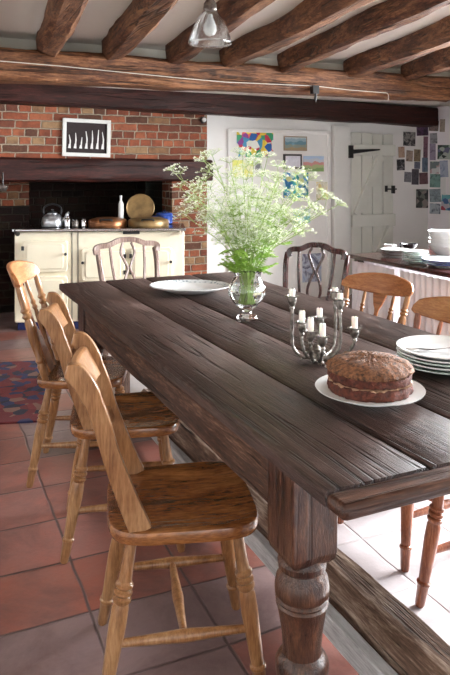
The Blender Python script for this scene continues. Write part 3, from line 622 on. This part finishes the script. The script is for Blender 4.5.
def chair_crest(label,loc,rz,group,zc=.88,leg='pine',W=.42,crest='elm'):
    t=thing('spindle_back_chair',label,'chair',loc,rz,group); base(t,.40,.39,leg=leg)
    def yb(z): return -.155-(z-.455)*.29
    # crest rail: broad, curved in plan, arched top
    L=[]
    for i in range(21):
        u=-1+2*i/20; x=u*W/2; bow=-.055*(1-u*u); zt=zc-.035*abs(u)**2.4; zb=zc-.105+.02*abs(u)**2; 
        if abs(u)>.93: zt-=.02; zb+=.012
        a=yb(zb)+.03+bow; b=yb(zt)+.022+bow
        L.append([Vector((x,a-.011,zb)),Vector((x,a+.011,zb)),Vector((x,b+.011,zt)),Vector((x,b-.011,zt))])
    obj('crest_rail',MB().loft(L),crest,t,bevel=.008,seg=3)
    sp=[(0,.012),(.1,.014),(.16,.017),(.19,.012),(.22,.018),(.25,.012),(.45,.019),(.60,.0165),(.66,.012),(.69,.019),(.72,.012),(.75,.019),(.78,.012),(.9,.013),(1,.011)]
    for s in (-1,1):
        x1=s*(W/2-.03); b=-.055*(1-(x1/(W/2))**2)
        obj('back_post',MB().lathe((s*.16,yb(.45)+.012,.45),(x1,yb(zc-.09)+.03+b,zc-.085),[(k,r*1.12) for k,r in sp],14),leg,t)
        x2=s*.09; b=-.055*(1-(x2/(W/2))**2)
        obj('spindle',MB().lathe((s*.085,yb(.45)+.006,.45),(x2,yb(zc-.1)+.03+b,zc-.1),[(k,r*.68) for k,r in sp],12),leg,t)
    L=[]
    for i in range(15):
        u=i/14; z=.45+(zc-.10-.45)*u; w=.032+.022*sin(u*PI*2.2+.4)*(1 if u<.75 else .6); y=yb(z)+.006+(-.032)*u
        L.append([Vector((-w,y-.005,z)),Vector((w,y-.005,z)),Vector((w,y+.006,z)),Vector((-w,y+.006,z))])
    obj('splat',MB().loft(L),crest,t,bevel=.003)
    return t
def chair_dark(label,loc,rz,mat,seatm,group=None,Ht=.93,W=.45):
    t=thing('splat_back_chair',label,'chair',loc,rz,group)
    lo=[]
    for k,z in ((.97,.40),(1,.41),(1,.45),(.97,.465),(.8,.475),(.05,.48)):
        lo.append([Vector((x*k,y*k,z)) for x,y in ((-.2,-.19),(-.1,-.195),(.1,-.195),(.2,-.19),(.215,0),(.23,.19),(.1,.205),(-.1,.205),(-.23,.19),(-.215,0))])
    obj('seat',MB().loft(lo),seatm,t)
    obj('seat_rail',MB().box((-.205,-.185,.36),(.205,.18,.40)),mat,t,smooth=False,bevel=.005)
    for s in (-1,1):
        obj('leg',MB().sweep([(s*.2,.17,0),(s*.2,.165,.2),(s*.2,.165,.41)],[.03,.036,.045],.04,(1,0,0)),mat,t,bevel=.004)
        obj('leg',MB().sweep(smooth_path([(s*.185,-.27,0),(s*.185,-.20,.2),(s*.185,-.18,.41)],4),.038,.034,(1,0,0)),mat,t,bevel=.004)
        obj('stretcher',MB().box((s*.195-.01,-.19,.16),(s*.195+.01,.16,.185)),mat,t,smooth=False,bevel=.003)
        obj('back_post',MB().sweep(smooth_path([(s*.185,-.18,.40),(s*.192,-.205,.58),(s*.205,-.245,.75),(s*.205,-.28,Ht-.06)],5),.034,.028,(1,0,0)),mat,t,bevel=.006)
    y=lambda z:-.18-(z-.40)*.20
    cr=[(-.218,Ht-.085),(-.222,Ht-.05),(-.19,Ht-.035),(-.13,Ht-.03),(-.06,Ht-.005),(0,Ht),(.06,Ht-.005),(.13,Ht-.03),(.19,Ht-.035),(.222,Ht-.05),(.218,Ht-.085)]
    obj('crest_rail',MB().sweep(smooth_path([(x*W/.45,y(z),z) for x,z in cr],4),.034,.024,(0,1,0)),mat,t,bevel=.005)
    for s in (-1,1):
        sp=[(.018,.46),(.03,.52),(.045,.60),(.022,.68),(.008,.71),(.02,.75),(.05,.82),(.03,Ht-.02)]
        obj('splat',MB().sweep(smooth_path([(s*x,y(z),z) for x,z in sp],4),.016,.014,(0,1,0)),mat,t,bevel=.003)
        obj('back_bar',MB().sweep(smooth_path([(s*.085,y(.45),.45),(s*.10,y(.6),.6),(s*.118,y(.75),.75),(s*.122,y(.87),Ht-.04)],4),.017,.014,(0,1,0)),mat,t,bevel=.003)
    obj('shoe_rail',MB().box((-.19,y(.47)-.01,.45),(.19,y(.47)+.012,.485)),mat,t,smooth=False,bevel=.004)
    return t
g='wooden kitchen chairs along the left side of the table'
R=math.radians
c1=chair_scroll('scroll-backed pine kitchen chair nearest the camera, glossy brown seat',(.645,1.76,0),R(-104),g)
c2=dup(c1,(.685,2.47,0),R(-104),'scroll-backed pine kitchen chair in the middle of the left row, behind the nearest one',g,(1,1,1.0))
c3=chair_crest('pine chair with broad crest rail and turned posts, furthest in the left row',(.66,3.07,0),R(-110),g,.945)
chair_dark('grey brown splat-backed chair in front of the cream cooker',cam2w(-.635+.125,4.25,0)-Vector((0,0,0)),R(180+8+0),'greyed','greyed',None,.905)
chair_dark('dark mahogany splat-backed chair at the far right corner of the table',(2.09,3.55,0),R(128),'mahog','mahog',None,.885,.38)
g2='honey-coloured chairs along the right side of the table'
r2=chair_crest('orange wooden chair with wide arched crest rail before the curtained side table',(1.93,2.80,0),R(108),g2,.82,'pine',.44)
r3=chair_crest('orange wooden chair half cut off at the right edge, seen behind the stacked plates',(1.66,2.02,0),R(94),g2,.85,'redleg',.44)
r4=chair_crest('red brown chair whose turned legs show below the near right table corner',(1.60,1.49,0),R(92),g2,.86,'redleg',.42)
# ---------------------------------------------------------------- things on the table
def plate_prof(r,h=.022,foot=.55):
    return [(r*foot,0),(r*foot+.003,.001),(r*.62,.004),(r*.8,h*.55),(r*.99,h),(r,h+.002),(r*.985,h+.004),(r*.8,h*.55+.004),(r*.62,.009),(.001,.008)]
p=onz(190,291.5,TZ)
t=thing('serving_platter','large oval white platter with a blue grey border at the far end of the table','platter',p,R(-30))
obj('dish',MB().rev(plate_prof(.205,.03),(0,0,0),48,1,.80),'white',t)
m=N('blue_transfer_border'); o=m.obj(); v=m.n('ShaderNodeTexVoronoi'); m.l(o,v.inputs['Vector']); v.inputs['Scale'].default_value=60
m.out(m.ramp(v.outputs['Distance'],[(.2,(.25,.32,.36)),(.55,(.72,.76,.76))]),.2)
mb=MB(); L=[]
for rr,zz_ in ((.168,.0222),(.197,.0332)): L.append([Vector((rr*cos(2*PI*k/48),.80*rr*sin(2*PI*k/48),zz_+.0012)) for k in range(48)])
mb.loft(L,False); obj('patterned_border',mb,m.m,t)
# cake
p=onz(369.5,396,TZ)
pt=thing('cake_plate','wide white plate under the chocolate cake','plate',p)
obj('dish',MB().rev([(.085,0),(.088,.002),(.085,.010),(.10,.012),(.13,.018),(.142,.022),(.143,.0245),(.13,.0225),(.10,.0165),(.001,.015)],(0,0,0),56),'white',pt)
ck=thing('chocolate_cake','domed chocolate layer cake with buttercream filling and crumb topping','cake',p+Vector((0,0,.0155)))
rd=random.Random(2)
def crumb_rev(prof,amp,seed,n=80):
    L=[]
    for r_,z in prof:
        L.append([Vector(((r_+amp*min(1,r_/.1)**2*noise.noise(Vector((cos(2*PI*k/n)*9+seed,sin(2*PI*k/n)*9,z*60))))*cos(2*PI*k/n),(r_+amp*min(1,r_/.1)**2*noise.noise(Vector((cos(2*PI*k/n)*9+seed,sin(2*PI*k/n)*9,z*60))))*sin(2*PI*k/n),z+amp*.6*noise.noise(Vector((cos(2*PI*k/n)*r_*110,sin(2*PI*k/n)*r_*110,seed))))) for k in range(n)])
    return MB().loft(L)
obj('sponge_layer',crumb_rev([(.102,0.001),(.108,.004),(.110,.014),(.108,.026),(.104,.029),(.09,.029)],.006,1),'sponge',ck)
obj('buttercream',crumb_rev([(.09,.028),(.104,.0285),(.107,.031),(.104,.033),(.09,.0335)],.012,3),'cream',ck)
obj('sponge_layer',crumb_rev([(.09,.033),(.106,.034),(.110,.040),(.109,.050),(.107,.055),(.09,.056)],.006,5),'sponge',ck)
obj('crumb_topping',crumb_rev([(.095,.055),(.110,.056),(.1135,.062),(.107,.071),(.092,.079),(.072,.085),(.05,.0885),(.03,.0905),(.012,.0915),(.001,.0915)],.008,9),'topping',ck)
mb=MB()
for i in range(700):
    a=rd.random()*2*PI; r_=.108*math.sqrt(rd.random()); z=.091-.028*(r_/.108)**3; s=rd.uniform(.0012,.003)
    c=Vector((r_*cos(a),r_*sin(a),z)); mb.add([c+Vector(q)*s for q in ((1,0,0),(-1,0,0),(0,1,0),(0,-1,0),(0,0,1),(0,0,-1))],[(0,2,4),(2,1,4),(1,3,4),(3,0,4),(2,0,5),(1,2,5),(3,1,5),(0,3,5)])
obj('crumbs',mb,'topping',ck,smooth=False,kind='stuff')
# stacked plates with fork
p=onz(444,368,TZ); L5=['bottom','second','third','fourth','top']
for i in range(5):
    t=thing('dinner_plate','round white dinner plate, %s one of the stack of five beside the cake'%L5[i],'plate',p+Vector((.002*((i*7)%3-1),.002*((i*5)%3-1),.0005+i*.0105)),0,'stack of plates beside the cake')
    obj('dish',MB().rev(plate_prof(.14,.020),(0,0,0),48),'greenw' if i in (0,2) else 'white',t)
fk=thing('fork','silver fork lying on the topmost plate of the stack','fork',p+Vector((0,0,.0105*4+.0105)),R(-24))
fm=MB(); fm.sweep(smooth_path([(-.085,0,.006),(-.05,0,.003),(-.02,0,.004),(.03,0,.010),(.085,0,.014),(.15,0,.022)],4),[.012,.016,.018,.020,.02,.018,.014,.010,.007,.006,.006,.006,.006,.007,.007,.008,.009,.010,.011,.012,.012][:21],.002,(0,0,1))
obj('handle',fm,'chrome',fk,bevel=.0006)
for k in range(4): obj('tine',MB().tube([(-.08,-.007+k*.0047,.006),(-.10,-.008+k*.0053,.0035),(-.125,-.008+k*.0053,.007)],[.0016,.0016,.0008],6),'chrome',fk)
# candelabrum
cb=onz(317,362,TZ); Yc=(CH-TZ)*F/(362-HZ); ppm=F/Yc
t=thing('candelabra','old pewter candelabra with eight curved arms on the dark table','candelabra',cb)
obj('hub',MB().rev([(.012,.004),(.02,.008),(.016,.02),(.009,.028),(.012,.04),(.006,.05),(.001,.054)],(0,0,0),16),'pewter',t)
for k in range(3):
    a=R(k*120+20); obj('foot',MB().tube(smooth_path([(.008*cos(a),.008*sin(a),.03),(.03*cos(a),.03*sin(a),.028),(.045*cos(a),.045*sin(a),.008),(.052*cos(a),.052*sin(a),.0045)],5),.0045,8),'pewter',t)
CS=[(292,296,.00,1.0,'leftmost and tall, on the left arm'),(335,291,.07,1.0,'tall, furthest back on the right'),(340,299,.0,1.0,'tall, on the right arm in front'),(302,322,-.01,1,'short, inner left'),(319.5,317,.06,1,'short, at the back of the middle'),(310.5,331,-.05,1,'short, in front at the middle left'),(322.5,336,-.055,1,'short, in front at the middle right'),(354.5,328,.01,1,'short, on the far right arm')]
rt=Vector((CA,-SA,0)); fw_=Vector((SA,CA,0))
for i,(px,py,dd,_,lab) in enumerate(CS):
    Y=Yc+dd; q=cam2w((px-225)/F*Y,Y,CH-(py-HZ)/F*Y)-cb      # top of the cup, in the thing's frame
    h=q.z; xy=Vector((q.x,q.y,0)); top=Vector((q.x,q.y,h-.038))
    lowz=.010 if h<.12 else .014
    path=smooth_path([Vector((0,0,.03)),xy*.35+Vector((0,0,lowz)),xy*.78+Vector((0,0,lowz+.012)),xy*1.0+Vector((0,0,min(h-.044,lowz+.05))),top],7)
    am=obj('arm',MB().tube(path,[.0048+ (.0014 if k%3==0 else 0) for k in range(len(path))],8),'pewter',t)
    obj('candle_cup',MB().rev([(.004,-.042),(.008,-.038),(.006,-.032),(.010,-.027),(.0145,-.016),(.014,-.004),(.0225,-.001),(.0232,.001),(.0145,.0015),(.0115,-.004),(.001,-.005)],q,18),'pewter',am)
    c=thing('candle','white candle stub '+lab+' of the candelabra','candle',cb+q+Vector((0,0,-.0045)),0,'candle stubs in the candelabra')
    hh=[.030,.018,.026,.045,.038,.052,.048,.045][i]*.9
    obj('wax',MB().rev([(.0093,0),(.0096,hh*.8),(.009,hh-.001),(.006,hh),(.001,hh-.001)],(0,0,0),16),'candle',c)
    obj('wick',MB().tube([(0,0,hh-.002),(.001,0,hh+.004)],.0009,5),'wick',c)
# vase with cow parsley
vp=onz(247,319,TZ)
vs=thing('glass_vase','clear cut glass vase with a waisted foot holding wild flowers','vase',vp)
outer=[(.040,0),(.044,.004),(.040,.014),(.020,.024),(.017,.032),(.030,.046),(.058,.070),(.075,.100),(.074,.128),(.062,.152),(.052,.170),(.056,.188),(.066,.200)]
inner=[(r_-.005,z) for r_,z in outer[6:]][::-1]+[(.028,.056),(.001,.052)]
obj('glass_body',MB().rev(outer+[(.0655,.2015),(.062,.2005)]+inner,(0,0,0),48,rip=.02,rk=12),'glass',vs)
o=obj('vase_water',MB().rev([(.001,.054),(.026,.058),(.0515,.0715),(.0685,.100),(.0675,.128),(.062,.140),(.001,.140)],(0,0,0),40),'water'); o.location=vp; tag(o,'clear water in the glass vase','water')
rf=random.Random(11)
def floret(mb,c,s,rr):
    vsx=[Vector((rr.uniform(-1,1),rr.uniform(-1,1),rr.uniform(-.4,.6))).normalized()*s for _ in range(2)]
    u=Vector((s,0,0)); v=Vector((0,s,0)); w=Vector((0,0,s*.5)); 
    a=rr.random()*PI; u,v=u*cos(a)+v*sin(a),v*cos(a)-u*sin(a)
    tl=Vector((rr.uniform(-.5,.5),rr.uniform(-.5,.5),0))*s
    mb.add([c+u+w*tl.x*20,c+v,c-u,c-v,c+w,c-w],[(0,1,4),(1,2,4),(2,3,4),(3,0,4),(1,0,5),(2,1,5),(3,2,5),(0,3,5)])
def leaflet(mb,c,d,L,w,rr):
    d=d.normalized(); u=d.cross(Vector((rr.uniform(-.5,.5),rr.uniform(-.5,.5),1))).normalized(); nn=u.cross(d)
    mb.add([c,c+d*L*.35+u*w,c+d*L+nn*(-L*.15),c+d*L*.35-u*w,c+d*L*.4+nn*w*.4],[(0,1,4),(1,2,4),(2,3,4),(3,0,4)])
def flower_stem(tip,idx,lab,umb=5,white=.5,grp='cow parsley stems in the glass vase'):
    rr=random.Random(100+idx); a0=rr.random()*2*PI
    foot=Vector((.022*cos(a0),.022*sin(a0),.066+rr.random()*.01)); mouth=Vector((tip.x*.09,tip.y*.09,.19)); 
    if mouth.xy.length>.04: mouth.xy=mouth.xy.normalized()*.04
    foot=-Vector((mouth.x,mouth.y,0))*.5+Vector((0,0,foot.z))+Vector((rr.uniform(-.02,.02),rr.uniform(-.02,.02),0))
    mid=Vector((tip.x*.42,tip.y*.42,.19+(tip.z-.19)*.52)); up=smooth_path([foot,mouth,mid,tip],8)
    st_=obj('flowering_stem',MB().tube(up,[.0026-.0014*i/len(up) for i in range(len(up))],5),'stem'); st_.location=vp
    tag(st_,lab,'flower',grp)
    n=len(up)
    for b in range(umb):
        k=int(n*(.45+.5*b/max(1,umb-1))); k=min(k,n-2) if b<umb-1 else n-1
        o_=up[k]; dirn=(up[min(k+1,n-1)]-up[max(k-1,0)]).normalized()
        if b<umb-1:
            side=Vector((rr.uniform(-1,1),rr.uniform(-1,1),rr.uniform(.25,.9))).normalized(); e=o_+(dirn*.45+side*.75)*rr.uniform(.05,.11)
        else: side=dirn; e=o_
        sb=MB()
        if b<umb-1: sb.tube([o_,(o_+e)/2+dirn*.006,e],.0010,4)
        d=(e-o_).normalized() if b<umb-1 else dirn; d=(d+Vector((0,0,.7))).normalized(); u,v=sb.frame(d)
        R_=rr.uniform(.026,.050); nr=rr.randint(10,14)
        fl_=MB()
        for q in range(nr):
            an=2*PI*q/nr+rr.random()*.4; rad=R_*math.sqrt((q%3+1)/3.); tp=e+d*(R_*.62-rad*rad*5)+(u*cos(an)+v*sin(an))*rad
            sb.tube([e,tp],.0006,3,False)
            for z in range(5):
                fl_.cur=0 if rr.random()<white else 1
                floret(fl_,tp+Vector((rr.gauss(0,.0036),rr.gauss(0,.0036),rr.gauss(0,.002))),rr.uniform(.0024,.0042),rr)
        br=obj('flower_branch',sb,'stem',st_); obj('flower_head',fl_,['petal','petalg'],br,smooth=False)
    for q in range(rr.randint(2,4)):
        lf=MB()
        k=int(n*rr.uniform(.36,.75)); o_=up[k]; d=Vector((rr.uniform(-1,1),rr.uniform(-1,1),rr.uniform(-.3,.6))).normalized(); L=rr.uniform(.04,.085)
        lf.tube([o_,o_+d*L],.0007,3,False)
        for z in range(6):
            f=.3+.7*z/5; pp=o_+d*L*f
            for s in (-1,1):
                sd=(d*.6+d.cross(Vector((0,0,1)))*s*.9+Vector((0,0,rr.uniform(-.2,.2)))); leaflet(lf,pp,sd,L*.42*(1.25-f*.7),L*.085,rr)
        obj('leaf',lf,'leaf',st_,smooth=False)
# tips given as (right, up, toward camera) offsets from the foot of the vase, metres
T=[(-.30,.60,.02),(-.27,.53,-.05),(-.21,.50,.08),(-.17,.56,-.06),(-.12,.60,.05),(-.07,.63,-.02),(-.02,.66,.07),(.03,.62,-.08),(.08,.65,.03),(.12,.57,.10),(.16,.60,-.05),(.20,.54,.04),(.25,.56,-.03),(.30,.50,.06),(.37,.46,-.02),(.27,.43,.10),(-.24,.42,.10),(-.16,.42,.14),(-.08,.48,.15),(.0,.50,.16),(.08,.46,.16),(.15,.42,.14),(-.10,.36,.16),(.05,.36,.17),(-.05,.55,-.14),(.10,.52,-.14),(-.19,.47,-.13),(.20,.47,-.13),(.22,.36,.05),(-.14,.66,0)]
for i,(r_,u_,f_) in enumerate(T):
    tip=rt*r_-fw_*f_+Vector((0,0,u_))
    lab='feathery white flowering stem in the middle of the glass vase bouquet'
    if i==0: lab='white flowering stem reaching furthest left of the bouquet, before the fireplace'
    if i==14: lab='flowering stem reaching furthest right of the bouquet, towards the white door'
    if i==29: lab='tall flowering stem at the upper left of the bouquet'
    flower_stem(tip,i,lab,7,.8 if r_>-.24 else .95)
fo=MB(); 
for i in range(17):
    a=rf.random()*2*PI; r_=rf.uniform(.02,.045); o_=Vector((r_*cos(a),r_*sin(a),.185)); d=Vector((cos(a)*rf.uniform(.4,1.2),sin(a)*rf.uniform(.4,1.2),rf.uniform(.2,1.1))).normalized(); L=rf.uniform(.05,.10)
    fo.tube([o_-Vector((o_.x*.4,o_.y*.4,.08)),o_,o_+d*L],.0009,3,False)
    for z in range(7):
        f=.2+.8*z/6; pp=o_+d*L*f
        for s in (-1,1): leaflet(fo,pp,d*.6+d.cross(Vector((0,0,1)))*s*.9,L*.36*(1.25-f*.6),L*.08,rf)
o=obj('foliage',fo,'leaf',smooth=False); o.location=vp; tag(o,'bright green feathery foliage crowding the mouth of the glass vase','foliage',kind='stuff')
# ---------------------------------------------------------------- pendant lamp
Yl=2.75; lp=cam2w((210-225)/F*Yl,Yl,0); zb=CH-(44-HZ)/F*Yl
t=thing('pendant_lamp','ribbed glass cone pendant lamp hanging from the ceiling','lamp',(lp.x,lp.y,zb))
R0=.0875
prof=[(R0,0),(R0*1.0,.012),(R0*.93,.035),(R0*.78,.07),(R0*.58,.105),(R0*.36,.13),(R0*.25,.14)]
prof2=[(r_-.003,z) for r_,z in prof][::-1]
obj('lamp_shade',MB().rev(prof+prof2,(0,0,0),60,rip=.012,rk=20,cap=False).loft([[Vector((r_*cos(2*PI*k/60),r_*sin(2*PI*k/60),z)) for k in range(60)] for r_,z in ((R0+.001,-.001),(R0+.002,.006),(R0-.004,.006),(R0-.004,-.001))],False,True),'lampglass',t)
obj('cap',MB().rev([(.024,.136),(.028,.142),(.026,.165),(.016,.18),(.012,.20),(.001,.205)],(0,0,0),20),'pewter',t)
b_=obj('bulb',MB().rev([(.010,.12),(.012,.105),(.026,.075),(.028,.055),(.018,.036),(.001,.03)],(0,0,0),18),'white',t)
obj('cord',MB().tube([(0,0,.2),(0,0,2.335-zb)],.004,6),'black',t)
# ---------------------------------------------------------------- curtained side table and crockery
SZ=.78; SX0=2.71; SX1=3.75; SY0=2.35; SY1=3.97
sd=thing('side_table','long side table with dark maroon top and gathered white curtains below','table',((SX0+SX1)/2,(SY0+SY1)/2,0))
ox,oy=sd.location.x,sd.location.y
obj('top',MB().box((SX0-ox,SY0-oy,SZ-.028),(SX1-ox,SY1-oy,SZ)),'mahog',sd,bevel=.008)
for x in (SX0+.06,SX1-.06):
    for y in (SY0+.06,SY1-.06): obj('leg',MB().box((x-ox-.025,y-oy-.025,0),(x-ox+.025,y-oy+.025,SZ-.028)),'mahog',sd,smooth=False,bevel=.004)
def curtain(name,p0,p1,label,seed):
    p0=Vector(p0); p1=Vector(p1); d=p1-p0; L=d.length; d.normalize(); nrm=Vector((-d.y,d.x,0)); n=int(L/.010); mb=MB(); rows=[]
    for j in range(9):
        z=(SZ-.045)*(1-j/8)+.012*(j/8); amp=.006+.016*(j/8)
        row=[]
        for i in range(n+1):
            s_=i/n*L; ph=s_*2*PI/.055+2.2*noise.noise(Vector((s_*6,seed,0))); off=amp*sin(ph)+.012*(j/8)*noise.noise(Vector((s_*9,seed,j*.3)))
            row.append(p0+d*s_+nrm*off+Vector((0,0,z)))
        rows.append(row)
    vs=[p for r_ in rows for p in r_]; m_=n+1
    fs=[(j*m_+i,j*m_+i+1,(j+1)*m_+i+1,(j+1)*m_+i) for j in range(8) for i in range(n)]
    mb.add(vs,fs); o=obj(name,mb,'cloth',smooth=True,solid=.002,ang=180); tag(o,label,'curtain',None); return o
yg=onz(393,263,SZ).y
curtain('gathered_curtain',(SX0+.02,SY1-.03,0),(SX0+.02,yg+.02,0),'white gathered curtain hanging under the side table, nearest the door',1)
curtain('gathered_curtain',(SX0+.02,yg-.03,0),(SX0+.02,SY0+.04,0),'longer white gathered curtain under the side table, behind the orange chair',2)
curtain('gathered_curtain',(SX1-.05,SY1-.02,0),(SX0+.05,SY1-.02,0),'white gathered curtain across the far end of the side table',3)
def bowl(name,p,r,h,mat,label,cat,grp=None,rim=None,foot=.4):
    t=thing(name,label,cat,p,0,grp)
    o_=obj('body',MB().rev([(r*foot,0),(r*foot+.002,.004),(r*.62,h*.25),(r*.86,h*.6),(r,h),(r-.004,h),(r*.83,h*.62),(r*.55,h*.3),(.001,h*.2)],(0,0,0),36),mat,t)
    if rim: obj('rim_band',MB().rev([(r*1.002,h*.86),(r*1.012,h*.93),(r*1.012,h),(r*.985,h*1.01),(r*.97,h*.93)],(0,0,0),36,cap=False),rim,t)
    return t
def stack(px,py,r,n,mat,step,word,cat='plate',h=.018,grp=None,rim=None):
    p=onz(px,py,SZ); ords=['bottom','second','third','fourth','fifth','sixth']
    for i in range(n):
        o_=('topmost' if i==n-1 else ords[i])
        bowl('plate' if h<.04 else 'bowl',p+Vector((.004*((i*3)%3-1),.003*((i*2)%3-1),.0005+i*step)),r,h,mat if isinstance(mat,str) else mat[i%len(mat)],'%s, %s of its stack'%(word,o_),cat,grp,rim,.5)
stack(396,256.5,.10,5,['white','greyed'],.009,'white or brown-edged plate on the side table nearest the door','plate',.015,'plates nearest the door')
stack(416,262.5,.085,6,['greenw','white'],.012,'pale green and white plate in the middle of the side table','plate',.016,'pale green plates')
stack(446,266,.14,3,['white','bluew','white'],.012,'wide white plate with blue at the front of the side table','plate',.02,'blue rimmed plates',rim='bluew')
stack(447,256,.125,5,['white'],.026,'deep white bowl behind the blue rimmed plates','bowl',.07,'white bowls')
bq=onz(376,251,SZ)
t=bowl('cup',bq+Vector((.08,-.05,.0005)),.04,.05,'white','small white cup at the far left end of the side table','cup'); 
obj('handle',MB().tube(smooth_path([(.036,0,.04),(.06,0,.038),(.055,0,.015),(.028,0,.012)],4),.004,6),'white',t)
p=onz(410,252,SZ)+Vector((0,0,.0005))
t=thing('sauce_boat','small black gravy boat behind the pale green plates','jug',p); obj('body',MB().rev([(.03,0),(.032,.004),(.024,.015),(.045,.04),(.05,.06),(.046,.06),(.03,.03),(.001,.022)],(0,0,0),28,1.3,.8),'blackgl',t)
obj('handle',MB().tube(smooth_path([(-.055,0,.055),(-.085,0,.065),(-.08,0,.03),(-.04,0,.025)],4),.005,6),'blackgl',t)
# ---------------------------------------------------------------- light
def area(name,loc,rot,sx_,sy_,pw,col,spr=PI):
    l=bpy.data.lights.new(name,'AREA'); l.shape='RECTANGLE'; l.size=sx_; l.size_y=sy_; l.energy=pw; l.color=col; l.spread=spr
    o=bpy.data.objects.new(name,l); COL.objects.link(o); o.location=loc; o.rotation_euler=rot; return o
PW=[95,265,225]
for i,(a,b,z0,z1) in enumerate(WR): area('window_daylight',(XR+.08,(a+b)/2,(z0+z1)/2),(0,R(90-22),0),z1-z0-.05,b-a-.05,PW[i],(.94,.97,1),R(125))
for i,(a,b,z0,z1) in enumerate(WB): area('window_daylight',((a+b)/2,YR-.08,(z0+z1)/2),(R(90),0,0),b-a-.05,z1-z0-.05,[20,15][i],(.95,.97,1))
sl=bpy.data.lights.new('sun','SUN'); sl.energy=15; sl.angle=R(12); sl.color=(1,.95,.93); so=bpy.data.objects.new('sun',sl); COL.objects.link(so)
so.rotation_euler=Vector((-1,-.20,-.56)).to_track_quat('-Z','Y').to_euler(); so.location=(8,2,5)
w=bpy.data.worlds.new('world'); SC.world=w; w.use_nodes=True; bg=w.node_tree.nodes['Background']; bg.inputs[0].default_value=(.75,.85,1,1); bg.inputs[1].default_value=1.0
vs_=SC.view_settings; vs_.view_transform='Standard'; vs_.look='None'; vs_.gamma=1; vs_.exposure=.22; vs_.use_curve_mapping=False
